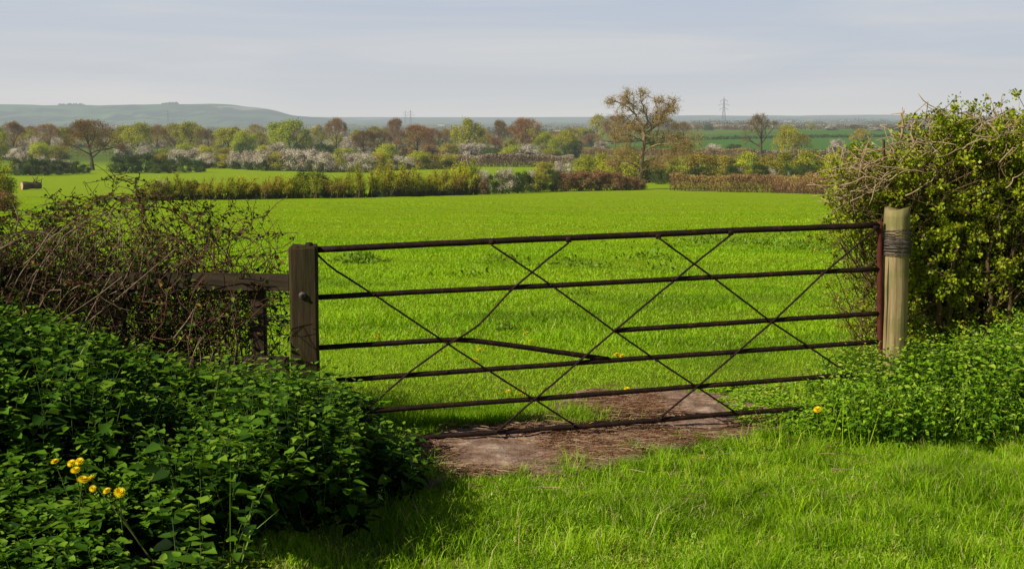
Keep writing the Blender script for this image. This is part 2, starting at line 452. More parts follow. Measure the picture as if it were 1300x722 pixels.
def sheet(name, pxpoly, mat, lift, step, wob=0.0, label=None, rough=0.0):
    pad = .5 if rough else step[0]
    poly = np.array([ground_px(*q)[:2] for q in pxpoly])
    x0, y0 = poly.min(0); x1, y1 = poly.max(0)
    sx, sy = step
    xs = np.arange(x0 - pad, x1 + pad, sx); ys = np.arange(y0 - pad, y1 + pad, sy)
    X, Yy = np.meshgrid(xs, ys)
    wx = X + (vnoise(X, Yy, 1 / (12 * sx), 5) - .5) * wob + (vnoise(X, Yy, 1 / (3 * sx), 7) - .5) * wob * .4; wy = Yy + (vnoise(X, Yy, 1 / (12 * sx), 6) - .5) * wob + (vnoise(X, Yy, 1 / (3 * sx), 8) - .5) * wob * .4
    ok = inside(poly, wx, wy)
    soft = ok.astype(float)
    if rough:
        for ax_ in (0, 1):
            for _ in range(2):
                soft = sum(np.roll(soft, k_, ax_) for k_ in range(-4, 5)) / 9
        dz = (lift + .010 + rough * (.55 * vnoise(X, Yy, 4.5, 11) + .3 * vnoise(X, Yy, 13., 12) + .15 * vnoise(X, Yy, 30., 13))) * sstep(.25, .6, soft) - .05 * (1 - sstep(.15, .45, soft))
        ok = soft > .08
    else: dz = lift + X * 0
    idx = np.arange(X.size).reshape(X.shape)
    m = ok[:-1, :-1] & ok[1:, :-1] & ok[:-1, 1:] & ok[1:, 1:]
    q = np.stack([idx[:-1, :-1][m], idx[:-1, 1:][m], idx[1:, 1:][m], idx[1:, :-1][m]], -1)
    used, inv = np.unique(q, return_inverse=True)
    V = np.stack([X.ravel(), Yy.ravel(), (H(X, Yy) + dz).ravel()], 1)[used]
    g = Geo(); g.add(V, [inv.reshape(q.shape)])
    o = g.build(name, mat); tag(o, label, name.replace('_', ' '), kind='structure')
    return poly

TRACK_PX = [(440, 606), (470, 572), (545, 550), (640, 548), (700, 528), (738, 506), (800, 503), (900, 502), (945, 508), (990, 532), (1040, 545), (1000, 556), (920, 562),
            (850, 574), (800, 588), (730, 604), (650, 612), (590, 618), (520, 612)]
TRACK = sheet('dirt_track', TRACK_PX, M['dirt'], .006, (.03, .03), .55, 'bare trodden earth with straw under the gate', .055)
sheet('crop_field', [(735, 193), (742, 186), (800, 177), (900, 171), (1000, 166.5), (1180, 165), (1230, 167), (1230, 190), (1050, 192), (900, 193)], M['crop'], .5, (14, 14), 0, 'deep green crop field on the rise at the right')

# ------------------------------------------------------------------ far hills
def hill(name, prof, D0, D1, label, mat):
    px = np.array([p[0] for p in prof], float); py = np.array([p[1] for p in prof], float)
    us = np.linspace(px[0], px[-1], 240); top = np.interp(us, px, py)
    top = top + (vnoise(us, us * 0, 1 / 14.) - .5) * .8
    rows = 26; V = []
    for j in range(rows + 8):
        s = min(j / rows, 1.0)
        D = D0 + (D1 - D0) * (j / rows)
        x = (us - 650) / F * D
        zt = CAMZ - (top - EYE) / F * D1
        zb = H((us - 650) / F * D0, np.full_like(us, D0)) - 6
        k = s ** 1.15 * (.5 - .5 * math.cos(math.pi * min(1, s * 1.0))) ** .35
        z = zb + (zt - zb) * k + (vnoise(us, us * 0 + j * 2.3, 1 / 18.) - .5) * (zt - zb) * .18 * math.sin(math.pi * s)
        if j > rows: z = zt - (zt - zb) * ((j - rows) / 8.0) ** 2 * .9
        V.append(np.stack([x, np.full_like(x, D), z], 1))
    V = np.concatenate(V); n = len(us); idx = np.arange(len(V)).reshape(-1, n)
    q = np.stack([idx[:-1, :-1], idx[:-1, 1:], idx[1:, 1:], idx[1:, :-1]], -1).reshape(-1, 4)
    g = Geo(); g.add(V, [q]); o = g.build(name, mat)
    tag(o, label, 'hill', kind='structure')
hill('low_hills', [(-400, 148), (300, 148), (420, 149), (560, 149.3), (640, 149.6), (740, 149), (800, 147.5), (900, 146.5), (1000, 147), (1100, 146), (1250, 146.5), (1900, 147)],
     11000, 15000, 'thin hazy line of low hills along the horizon', M['hill'])
hill('downs', [(-900, 138), (-300, 135), (-60, 133), (0, 132.6), (60, 134), (80, 133.6), (130, 134), (200, 132.8), (285, 132.2), (300, 133.6), (322, 136.5), (340, 138), (352, 141), (372, 146.5), (400, 149), (430, 151)],
     6800, 9000, 'long hazy chalk down with a steep right-hand end', M['hill'])

# ------------------------------------------------------------------ distant trees: templates
def limb(rng, p, d, L, K=5, wob=.18, up=.0):
    pts = [np.array(p, float)]; d = np.array(d, float)
    for k in range(K - 1):
        d = d + rng.normal(size=3) * wob + np.array([0, 0, up]); d /= np.linalg.norm(d)
        pts.append(pts[-1] + d * L / (K - 1))
    return np.array(pts), d

def skeleton(rng, Ht, W, th, r0, nprim, levels, kids=4, flat=.0, wob=.2, lowest=.15, lean=0.0):
    """limbs grown inside an ellipsoidal crown; returns polylines, radii, tips"""
    cz = (th * .55 + Ht) / 2; rz = (Ht - th * .55) / 2; rx = W / 2
    P = []; R = []; tips = []; tdir = []
    tr, _ = limb(rng, (0, 0, -.3), (lean, 0, 1), Ht * .72, wob=.07)
    P.append(tr); R.append(np.linspace(r0, r0 * .28, 5))
    def reach(p, d):
        q = np.array([p[0] / rx, p[1] / rx, (p[2] - cz) / rz]); e = np.array([d[0] / rx, d[1] / rx, d[2] / rz])
        a = e @ e; b = 2 * q @ e; c = q @ q - 1
        disc = b * b - 4 * a * c
        return max(0, (-b + math.sqrt(disc)) / (2 * a)) if disc > 0 else 0
    def rec(poly, rad, lev):
        n = kids if lev > 1 else kids + 1
        L0 = np.linalg.norm(poly[-1] - poly[0])
        for k in range(n):
            s = rng.uniform(.35, 1.0) if k else 1.0
            i = s * 4; i0 = min(int(i), 3); p = poly[i0] + (poly[i0 + 1] - poly[i0]) * (i - i0)
            d0 = poly[min(i0 + 1, 4)] - poly[i0]; d0 /= np.linalg.norm(d0)
            d = d0 + rng.normal(size=3) * .62 + np.array([0, 0, .10]); d /= np.linalg.norm(d)
            L = min(L0 * rng.uniform(.4, .65), reach(p, d) * rng.uniform(.85, 1.12))
            if L < .25: tips.append(p); tdir.append(d); continue
            q, dd = limb(rng, p, d, L, wob=wob)
            r = rad[i0] * rng.uniform(.45, .62)
            P.append(q); R.append(np.linspace(r, r * .35, 5))
            if lev >= levels: tips.append(q[-1]); tdir.append(dd)
            else: rec(q, R[-1], lev + 1)
    for k in range(nprim):
        s = lowest + (1 - lowest) * (k + rng.uniform(0, .8)) / nprim
        zst = th + (Ht * .72 - th) * s * .95
        i = (zst + .3) / (Ht * .72 + .0) * 4; i0 = int(np.clip(i, 0, 3)); p = tr[i0] + (tr[i0 + 1] - tr[i0]) * min(1, i - i0)
        a = k * 2.4 + rng.uniform(-.4, .4); el = math.radians(rng.uniform(8, 30) + 50 * s)
        d = np.array([math.cos(a) * math.cos(el), math.sin(a) * math.cos(el), math.sin(el)])
        L = reach(p, d) * rng.uniform(.72, .92)
        q, _ = limb(rng, p, d, max(L, .5), wob=.12, up=.04)
        r = np.interp(zst, [0, Ht * .72], [r0, r0 * .3]) * rng.uniform(.42, .6)
        P.append(q); R.append(np.linspace(r, r * .4, 5)); rec(q, R[-1], 2)
    return np.array(P), np.array(R), np.array(tips), np.array(tdir), np.array([0, 0, cz])

def crown_cloud(g, rng, tips, tdir, cen, n, spread, L, W, tint, radial=1.0, sliver=False):
    k = rng.integers(0, len(tips), n)
    base = tips[k] + rng.normal(size=(n, 3)) * spread * np.array([1, 1, .8])
    out = nrm(base - cen)
    tv = rng.random(len(tips))[k] * .5 + rng.random(n) * .5
    tv = np.clip(tv * (tint[1] - tint[0]) + tint[0], 0, 1)
    if sliver:
        ax = nrm(tdir[k] * .8 + out * .6 + rng.normal(size=(n, 3)) * .55)
        leaves(g, base, ax, rdir(n, rng), L * rng.uniform(.6, 1.3, n), W * rng.uniform(.7, 1.4, n), tv)
    else:
        nn = nrm(out * radial + rng.normal(size=(n, 3)) * .8 + np.array([0, 0, .3]))
        leaves(g, base, rdir(n, rng), nn, L * rng.uniform(.6, 1.4, n), W * rng.uniform(.6, 1.4, n), tv)

TEMPL = {}
def tmpl(kind, seed, fn):
    """fn(rng) -> (trunk Geo, [(part name, Geo, material)])"""
    rng = np.random.default_rng(seed)
    TEMPL.setdefault(kind, []).append(fn(rng))

def mk(name, g, mat): return (name, g.mesh(name, mat))

def f_brown(rng):
    Ht = 10; W = rng.uniform(10.5, 12.5)
    P, R, tips, td, cen = skeleton(rng, Ht, W, 1.6, .38, 11, 4, 4, wob=.2)
    gt = Geo(); add_tubes(gt, P, R * 1.25, 4)
    gc = Geo(); crown_cloud(gc, rng, tips, td, cen, 6500, .38, .75, .07, (0, 1), sliver=True)
    return [mk('trunk', gt, M['bark_far']), mk('crown', gc, M['twig_brown'])]
def f_bare(rng):
    Ht = 10; W = rng.uniform(9.5, 11)
    P, R, tips, td, cen = skeleton(rng, Ht, W, 1.8, .36, 8, 4, 4, wob=.26)
    gt = Geo(); add_tubes(gt, P, R * 1.6, 4)
    gc = Geo(); crown_cloud(gc, rng, tips, td, cen, 3000, .3, .7, .06, (0, .8), sliver=True)
    return [mk('trunk', gt, M['bark_far']), mk('crown', gc, M['twig_brown'])]
def f_green(mat, n=7000):
    def f(rng):
        Ht = 10; W = rng.uniform(9.5, 12)
        P, R, tips, td, cen = skeleton(rng, Ht, W, 1.0, .34, 10, 3, 5, wob=.2, lowest=.05)
        gt = Geo(); add_tubes(gt, P, R * 1.2, 4)
        gc = Geo(); crown_cloud(gc, rng, tips, td, cen, n, .62, .34, .26, (0, 1), radial=1.2)
        return [mk('trunk', gt, M['bark_far']), mk('crown', gc, mat)]
    return f
def f_bush(mat, mat2, n=5200, n2=2500, w=11.):
    """dense bush 10 units high, foliage to the ground; mat2 = low, darker foliage"""
    def f(rng):
        gt = Geo(); P = []
        for k in range(16):
            a = rng.uniform(0, 6.28); el = rng.uniform(.5, 1.4)
            q, _ = limb(rng, (rng.normal() * .9, rng.normal() * .9, -.3), (math.cos(a) * math.cos(el), math.sin(a) * math.cos(el), math.sin(el)), rng.uniform(6, 9.4), wob=.14, up=.05); P.append(q)
        P = np.array(P); add_tubes(gt, P, np.linspace(.16, .04, 5)[None], 4)
        lob = []
        for k in range(26):
            a = rng.uniform(0, 6.28); z = rng.uniform(1.5, 8.6); rr = w / 2 * math.sqrt(max(.08, 1 - ((z - 3.6) / 6.0) ** 2)) * rng.uniform(.55, .86)
            lob.append((rr * math.cos(a), rr * math.sin(a), z))
        lob += [(rng.normal() * 1.4, rng.normal() * 1.4, rng.uniform(7.2, 9)) for _ in range(6)]
        lob = np.array(lob); gc = Geo()
        crown_cloud(gc, rng, lob, rdir(len(lob), rng), np.array([0, 0, 3.]), n, .85, .42, .34, (0, 1), radial=1.5)
        parts = [mk('stem', gt, M['bark_far']), mk('crown', gc, mat)]
        if mat2 is not None:
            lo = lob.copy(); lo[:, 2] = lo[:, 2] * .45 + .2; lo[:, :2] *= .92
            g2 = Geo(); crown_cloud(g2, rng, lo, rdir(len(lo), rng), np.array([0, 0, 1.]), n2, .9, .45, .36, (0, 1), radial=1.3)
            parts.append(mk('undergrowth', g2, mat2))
        return parts
    return f
def f_upright(mat, dark):
    """multi-stemmed hedgerow shrub, thin fanned stems, misty leafing top, dark foot, 10 high"""
    def f(rng):
        gt = Geo(); P = []; tips = []; td = []
        for k in range(15):
            x0 = rng.uniform(-3.4, 3.4) if k % 3 else rng.choice((-1.6, 1.9)) + rng.normal() * .35; a = rng.uniform(-.35, .35) + x0 * .05
            q, d = limb(rng, (x0, rng.normal() * .8, -.4), (a, rng.normal() * .2, 1), rng.uniform(4.6, 9.8), wob=.10); P.append(q)
            for j in range(9):
                s = rng.uniform(1.9, 4); i = int(min(s, 3)); p = q[i] + (q[min(i + 1, 4)] - q[i]) * (s - i)
                dd = nrm(np.array([rng.normal() * .75, rng.normal() * .5, 1.])); e = p + dd * rng.uniform(.8, 2.2)
                P.append(np.linspace(p, e, 5)); tips.append(e); td.append(dd); tips.append((p + e) / 2); td.append(dd)
        P = np.array(P); rr = np.tile(np.linspace(.075, .02, 5), (len(P), 1)); rr[::10] = np.linspace(.16, .05, 5)
        add_tubes(gt, P, rr * 1.9, 3)
        tips = np.array(tips); td = np.array(td); gc = Geo()
        crown_cloud(gc, rng, tips, td, np.array([0, 0, 3.]), 4200, .62, .36, .24, (.25, 1), radial=1.0)
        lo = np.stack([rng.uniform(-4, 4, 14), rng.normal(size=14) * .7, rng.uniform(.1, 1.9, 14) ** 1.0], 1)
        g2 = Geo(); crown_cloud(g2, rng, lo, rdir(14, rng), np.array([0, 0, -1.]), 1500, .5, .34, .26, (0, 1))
        return [mk('stem', gt, M['bark_far']), mk('crown', gc, mat), mk('undergrowth', g2, dark)]
    return f

for s in (1, 2, 3): tmpl('brown', s, f_brown)
for s in (4, 5): tmpl('bare', s, f_bare)
for s in (6, 7, 8): tmpl('lime', s, f_green(M['leaf_lime']))
for s in (9, 10): tmpl('olive', s, f_green(M['leaf_olive'], 5500))
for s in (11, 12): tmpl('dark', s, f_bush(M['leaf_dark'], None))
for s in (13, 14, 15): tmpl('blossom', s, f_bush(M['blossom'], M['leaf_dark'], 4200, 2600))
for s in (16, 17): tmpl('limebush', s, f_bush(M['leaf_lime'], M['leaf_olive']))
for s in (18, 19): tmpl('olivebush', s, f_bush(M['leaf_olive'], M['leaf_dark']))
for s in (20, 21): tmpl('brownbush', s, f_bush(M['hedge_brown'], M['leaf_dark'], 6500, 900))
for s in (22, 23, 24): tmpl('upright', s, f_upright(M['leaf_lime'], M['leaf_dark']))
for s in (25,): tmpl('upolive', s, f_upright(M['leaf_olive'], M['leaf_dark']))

KINDN = {'brown': ('broadleaf_tree', 'brown twiggy round-headed tree', 'tree'), 'bare': ('bare_tree', 'bare dark-branched tree', 'tree'),
         'lime': ('leafing_tree', 'fresh lime-green tree', 'tree'), 'olive': ('budding_tree', 'dull olive budding tree', 'tree'),
         'dark': ('evergreen_bush', 'dark evergreen bush', 'bush'), 'blossom': ('blackthorn', 'white-blossomed blackthorn', 'blackthorn'),
         'limebush': ('willow_bush', 'rounded yellow-green bush', 'bush'), 'olivebush': ('hedgerow_bush', 'olive-brown rounded bush', 'bush'),
         'brownbush': ('bramble_bush', 'low russet-brown bush', 'bush'), 'upright': ('hedgerow_shrub', 'upright many-stemmed lime-green shrub', 'shrub'),
         'upolive': ('hedgerow_shrub', 'upright many-stemmed olive shrub', 'shrub')}
PLACED = {}
def plant(kind, px, base, top, wpx=None, row='in the middle distance', grp=None):
    """put a plant on the ground seen at (px, base), tall enough to reach row `top`"""
    p = ground_px(px, base); h = (base - top) / F * p[1] * 1.0
    v = TEMPL[kind][random.randrange(len(TEMPL[kind]))]
    nm, desc, cat = KINDN[kind]
    o = empty(nm, (p[0], p[1], p[2] - .02 * h)); s = h / 9.8
    sx = s if wpx is None else (wpx / F * p[1]) / 10.8
    o.rotation_euler = (0, 0, random.choice((0, .25, -.25, math.pi - .2, math.pi + .2)) if kind.startswith('up') else random.uniform(0, 6.28))
    o.scale = (sx, sx, s)
    for pn, me in v: link(pn, me, o)
    tag(o, None, cat, grp)
    PLACED.setdefault((desc, row, cat), []).append((px, o))
    return o

R1 = 'in the far-edge hedgerow'
R2 = 'in the scrub belt behind the far hedgerow'
R3 = 'among the trees on the vale floor'
R0 = 'beside the meadow at the left'
# --- hedgerow at the end of the field, left of centre
def hedge_base(px): return float(np.interp(px, [180, 380, 520, 650, 700, 815, 900, 1060], [255, 252, 249.5, 245.5, 243, 241, 243, 247]))
xs = [192, 206, 222, 238, 254, 270, 286, 301, 316, 331, 348, 362, 377, 395, 423, 436, 452, 468, 486, 500, 514, 529, 543, 556, 570, 583, 597]
for i, x in enumerate(xs):
    k = 'upright'
    if i % 5 == 4: k = 'upolive'
    b = hedge_base(x)
    hgt = random.uniform(25, 44) * (1 + .12 * (i > 17)) * (.8 if x < 300 else 1)
    plant(k, x, b, b - hgt, random.uniform(28, 42), R1, 'shrubs in the hedgerow along the far edge of the field')
for x, h, w in ((382, 32, 34), (398, 36, 40), (412, 26, 24), (490, 20, 22), (506, 19, 20), (575, 22, 26), (200, 24, 34), (222, 20, 30), (246, 26, 24), (262, 22, 22), (318, 22, 26), (345, 18, 26), (536, 18, 24), (556, 17, 20)):
    plant('dark', x, hedge_base(x) - .4, hedge_base(x) - h, w, R1, 'dark bushes in the far hedgerow')
for x, h, w, k in ((608, 22, 26, 'brownbush'), (622, 27, 24, 'dark'), (641, 33, 34, 'blossom'), (655, 22, 30, 'dark'), (664, 28, 26, 'dark'), (682, 26, 34, 'olivebush'), (700, 27, 28, 'dark'),
                   (716, 24, 36, 'brownbush'), (738, 25, 36, 'brownbush'), (760, 26, 34, 'brownbush'), (778, 24, 30, 'brownbush'), (796, 17, 34, 'brownbush'), (812, 13, 20, 'brownbush'),
                   (206, 27, 26, 'blossom'), (612, 33, 22, 'blossom'), (674, 29, 16, 'blossom')):
    plant(k, x, hedge_base(x), hedge_base(x) - h, w, R1, 'bushes in the far hedgerow')
# bushes behind the oak
for k, x, b, tp, w in (('limebush', 742, 228, 197, 36), ('limebush', 768, 230, 194, 40), ('limebush', 795, 232, 190, 58), ('dark', 838, 234, 211, 26), ('olivebush', 826, 232, 200, 40),
                       ('dark', 854, 233, 215, 22), ('olivebush', 866, 230, 197, 44), ('olivebush', 892, 231, 193, 44), ('dark', 886, 232, 211, 30), ('olivebush', 918, 231, 196, 38),
                       ('limebush', 948, 230, 193, 42), ('dark', 930, 232, 208, 24), ('olivebush', 975, 230, 196, 34), ('limebush', 1000, 230, 192, 34), ('limebush', 1026, 231, 191, 44), ('limebush', 1052, 231, 194, 40),
                       ('dark', 1022, 233, 206, 30), ('blossom', 978, 232, 213, 20), ('blossom', 1006, 231, 213, 16), ('blossom', 1021, 231, 214, 14), ('blossom', 938, 231, 212, 12),
                       ('blossom', 710, 226, 205, 20), ('blossom', 722, 226, 207, 16), ('olivebush', 690, 227, 205, 34), ('dark', 965, 233, 206, 26), ('dark', 1002, 233, 209, 20), ('olivebush', 1085, 232, 196, 44)):
    plant(k, x, b, tp, w, 'in the thicket behind oak and clipped hedge', 'bushes behind the oak')
# --- belt of scrub with blossom
for x, b, tp, w, k in ((262, 214, 193, 26, 'blossom'), (284, 214, 195, 28, 'olivebush'), (300, 215, 192, 26, 'blossom'), (318, 216, 191, 26, 'blossom'), (336, 217, 190, 30, 'blossom'), (352, 217, 192, 26, 'olivebush'),
                       (368, 217, 187, 36, 'blossom'), (384, 218, 190, 30, 'blossom'), (398, 218, 188, 32, 'blossom'), (414, 219, 192, 30, 'blossom'), (428, 218, 189, 24, 'limebush'),
                       (446, 219, 193, 32, 'blossom'), (462, 219, 193, 30, 'blossom'), (478, 217, 194, 26, 'olivebush'), (488, 216, 190, 28, 'limebush'), (505, 216, 196, 26, 'blossom'),
                       (518, 216, 199, 18, 'blossom'), (530, 215, 192, 34, 'limebush'), (549, 215, 196, 30, 'olivebush'), (566, 215, 195, 30, 'olivebush'),
                       (227, 210, 188, 30, 'blossom'), (246, 209, 187, 24, 'blossom'), (204, 214, 195, 20, 'olivebush')):
    plant(k, x, b, tp, w, R2, 'scrub belt behind the far hedgerow')
# --- left
for x, b, tp, w, k in ((24, 223, 200, 26, 'dark'), (40, 223, 198, 26, 'dark'), (58, 223, 201, 26, 'dark'), (76, 222, 202, 24, 'dark'), (94, 221, 204, 22, 'dark'), (108, 220, 208, 16, 'dark'),
                       (29, 221, 195, 24, 'blossom'), (50, 221, 198, 24, 'blossom'), (70, 220, 201, 24, 'blossom'), (88, 219, 204, 18, 'blossom'),
                       (150, 220, 198, 26, 'dark'), (166, 220, 196, 30, 'dark'), (184, 219, 193, 28, 'dark'), (200, 220, 199, 26, 'dark'), (216, 220, 201, 24, 'dark'), (236, 219, 200, 22, 'dark'), (252, 219, 202, 20, 'dark'),
                       (-4, 251, 196, 44, 'limebush'), (2, 268, 244, 46, 'brownbush')):
    plant(k, x, b, tp, w, R0, 'bushes beside the meadow at the left')
# --- individual trees on the vale floor
for x, b, tp, w, k in ((118, 216, 156, 76, 'brown'), (16, 201, 158, 34, 'brown'), (-6, 203, 162, 36, 'lime'), (36, 197, 166, 30, 'olive'), (60, 198, 160, 36, 'brown'), (82, 198, 164, 26, 'lime'), (72, 200, 173, 18, 'blossom'), (46, 200, 172, 20, 'blossom'), (30, 200, 177, 18, 'blossom'), (58, 201, 178, 16, 'dark'),
                       (155, 199, 162, 36, 'lime'), (176, 200, 158, 40, 'lime'), (200, 199, 162, 34, 'brown'), (222, 197, 160, 38, 'olive'), (243, 198, 157, 36, 'lime'), (262, 199, 166, 30, 'brown'),
                       (290, 200, 165, 46, 'lime'), (312, 201, 168, 36, 'lime'), (330, 200, 170, 24, 'olive'), (341, 198, 168, 22, 'blossom'), (352, 199, 158, 34, 'lime'), (371, 201, 155, 46, 'lime'), (393, 199, 168, 18, 'blossom'), (386, 200, 172, 22, 'lime'), (404, 196, 162, 22, 'olive'),
                       (427, 198, 154, 32, 'brown'), (444, 199, 174, 26, 'blossom'), (464, 202, 168, 36, 'brown'), (484, 202, 169, 30, 'brown'), (452, 197, 168, 22, 'olive'), (503, 195, 154, 28, 'brown'), (528, 203, 162, 46, 'brown'), (549, 198, 165, 26, 'brown'), (565, 196, 166, 26, 'bare'),
                       (592, 198, 154, 40, 'lime'), (611, 197, 165, 24, 'olive'), (612, 200, 182, 18, 'blossom'), (630, 199, 176, 26, 'brown'), (634, 196, 156, 24, 'brown'), (648, 199, 178, 22, 'olive'), (668, 200, 153, 44, 'brown'), (669, 199, 156, 34, 'bare'), (695, 200, 170, 32, 'lime'), (716, 199, 168, 34, 'lime'), (731, 197, 178, 20, 'dark'),
                       (747, 187, 165, 18, 'dark'), (740, 186, 170, 22, 'olive'), (760, 184, 149, 30, 'olive'), (782, 189, 149, 34, 'brown'), (800, 190, 158, 30, 'brown'), (846, 184, 152, 30, 'brown'), (868, 183, 157, 22, 'brown'),
                       (906, 196, 182, 24, 'blossom'), (932, 193, 183, 22, 'dark'), (966, 203, 148, 46, 'bare'), (990, 198, 172, 22, 'olive'), (1000, 200, 161, 34, 'lime'), (1016, 199, 172, 28, 'olive'),
                       (1063, 196, 176, 24, 'blossom'), (1092, 192, 166, 26, 'olive')):
    plant(k, x, b, tp, w, R3, 'trees on the vale floor')
# --- filler trees further off
rr = random.Random(8)
x = -30
while x < 770:
    k = rr.choice(('brown', 'lime', 'olive', 'olive', 'lime', 'brown', 'blossom', 'blossom'))
    b = rr.uniform(183, 192); small = k in ('dark', 'blossom')
    plant(k, x, b, b - (rr.uniform(9, 14) if small else rr.uniform(17, 27)), rr.uniform(16, 28), 'in the far belt of trees across the vale', 'far belt of trees across the vale')
    x += rr.uniform(9, 15)
x = -20
while x < 760:
    k = rr.choice(('brown', 'olive', 'dark', 'brown', 'blossom'))
    b = rr.uniform(174, 179); plant(k, x, b, b - rr.uniform(8, 13), rr.uniform(11, 20), 'in the farthest row of trees before the haze', 'farthest row of vale trees')
    x += rr.uniform(14, 22)
for x in (860, 885, 900, 922, 945, 990, 1030, 1055, 1085, 1110, 1135):
    k = rr.choice(('brown', 'olive', 'blossom', 'dark', 'brown')); b = 166 + rr.uniform(-1, 1)
    plant(k, x, b, b - rr.uniform(5, 10), rr.uniform(12, 22), 'along the top of the green crop field', 'trees along the top of the crop field')

rr = random.Random(18)
x = -30
while x < 740:
    k = rr.choice(('olivebush', 'limebush', 'blossom', 'brownbush', 'blossom', 'limebush', 'dark'))
    if not 92 < x < 142: plant(k, x, 203.5 + rr.uniform(-2.5, 1.5), 203.5 - rr.uniform(14, 24), rr.uniform(22, 36), 'in the undergrowth at the foot of the vale trees', 'undergrowth bushes at the foot of the vale trees')
    x += rr.uniform(20, 30)
# --- long hedges
def long_hedge(name, pxs, hgt, wid, mat, label, n, L=.3, W=.2, grp=None, toplight=True, stems=0):
    pts = np.array([ground_px(*q) for q in pxs])
    seg = np.linalg.norm(np.diff(pts[:, :2], axis=0), axis=1); cum = np.concatenate([[0], np.cumsum(seg)])
    s = RNG.random(n) * cum[-1]
    x = np.interp(s, cum, pts[:, 0]); y = np.interp(s, cum, pts[:, 1])
    x += RNG.normal(size=n) * .1
    hh = hgt * (.72 + .36 * vnoise(s, s * 0, 1 / (hgt * 1.7), 4) + .22 * vnoise(s, s * 0, 1 / (hgt * .4), 5))
    v = RNG.random(n) ** .8; off = (RNG.random(n) - .5) * wid
    zz = hh * np.where(RNG.random(n) < .25, 1 - RNG.random(n) ** 2 * .15, v) * 1.0 - .12
    y = y + off * (1 - .3 * zz / hh)
    P = np.stack([x, y, H(x, y) + zz], 1)
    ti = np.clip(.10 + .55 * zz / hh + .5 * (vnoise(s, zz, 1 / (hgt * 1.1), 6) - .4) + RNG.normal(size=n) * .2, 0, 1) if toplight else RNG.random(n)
    root = empty(name, pts[0] * .5 + pts[-1] * .5); root.location[2] = float(H(root.location[0], root.location[1]))
    P -= np.array(root.location)
    g = Geo(); nn = nrm(RNG.normal(size=(n, 3)) + np.array([-.2, -.5, .6]))
    ax = nrm(RNG.normal(size=(n, 3)) * .6 + np.array([0, 0, 1.]))
    leaves(g, P, ax, nn, L * RNG.uniform(.6, 1.5, n), W * RNG.uniform(.6, 1.4, n), ti)
    g.build('foliage', mat, root)
    m = 60 + int(cum[-1] / 1.5); sx = np.linspace(0, cum[-1], m)
    bx = np.interp(sx, cum, pts[:, 0]); by = np.interp(sx, cum, pts[:, 1])
    B = np.stack([bx, by, H(bx, by) - .1], 1) - np.array(root.location)
    T = B + np.stack([RNG.normal(size=m) * .3, RNG.normal(size=m) * .2, np.full(m, hgt * .75)], 1)
    g2 = Geo(); add_tubes(g2, np.stack([B, (B + T) / 2 + RNG.normal(size=(m, 3)) * .05, T], 1), np.array([[.07, .05, .02]]), 4)
    g2.build('stem', M['bark_far'], root)
    tag(root, label, 'hedge', grp)
    return root
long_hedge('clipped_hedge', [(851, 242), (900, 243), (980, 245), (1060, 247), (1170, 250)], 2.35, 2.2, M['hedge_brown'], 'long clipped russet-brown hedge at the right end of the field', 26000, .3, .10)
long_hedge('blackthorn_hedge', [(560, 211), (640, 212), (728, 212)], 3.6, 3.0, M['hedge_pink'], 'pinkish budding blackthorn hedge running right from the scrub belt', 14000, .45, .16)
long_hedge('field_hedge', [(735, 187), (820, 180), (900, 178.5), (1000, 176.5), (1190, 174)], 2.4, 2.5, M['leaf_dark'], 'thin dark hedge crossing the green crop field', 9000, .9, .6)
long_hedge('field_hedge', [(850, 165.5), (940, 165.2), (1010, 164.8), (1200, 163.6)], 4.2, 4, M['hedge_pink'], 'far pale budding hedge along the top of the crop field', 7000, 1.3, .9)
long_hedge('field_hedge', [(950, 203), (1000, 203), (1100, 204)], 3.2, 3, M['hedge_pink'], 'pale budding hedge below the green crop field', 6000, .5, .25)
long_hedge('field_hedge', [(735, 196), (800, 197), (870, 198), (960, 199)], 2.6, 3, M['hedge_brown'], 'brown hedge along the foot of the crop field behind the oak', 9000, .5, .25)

# far-off woods: one mass nobody could count
def far_woods(name, rows, label, mat):
    g = Geo(); rng = np.random.default_rng(44)
    for (y0, y1, n, x0, x1, hg) in rows:
        for k in range(n):
            px = rng.uniform(x0, x1); py = rng.uniform(y0, y1)
            u = (px - 650) / F
            w = float(sstep(-0.02, .16, u)); d = np.exp(np.linspace(math.log(2300 if u > .03 else 900), math.log(14000), 500)); 
            z = np.interp(d, DL, ZL) * (1 - w) + np.interp(d, DR, ZR) * w
            rowv = EYE + (CAMZ - z) / d * F
            i = int(np.argmin(np.abs(rowv - py))); D = d[i]
            if abs(rowv[i] - py) > 1.5: continue
            s = hg * rng.uniform(.6, 1.3); wd = s * rng.uniform(1.0, 3.2)
            m = 150 if D < 3500 else 70
            P = rng.normal(size=(m, 3)) * np.array([wd * .5, s * .4, s * .22]) + np.array([u * D, D, z[i] + s * .45])
            leaves(g, P, rdir(m, rng), nrm(rng.normal(size=(m, 3)) + np.array([-.5, -.3, .8])), np.full(m, s * (.16 if m > 100 else .24)), np.full(m, s * (.13 if m > 100 else .20)), np.clip(rng.random() * .75 + rng.normal(size=m) * .1 + (.5 if rng.random() < .06 else 0), 0, 1))
    o = g.build(name, mat); tag(o, label, 'woodland', kind='stuff')
far_woods('distant_woods', [(171, 176, 120, -60, 800, 11), (165, 171, 170, -60, 1360, 12), (160, 166, 210, -60, 1360, 10), (156, 160, 180, -60, 1360, 11), (152.5, 156, 190, 250, 1400, 15), (150.5, 153, 150, 400, 1400, 18)],
          'hazy mosaic of woods and hedges filling the far vale', M['wood_far'])
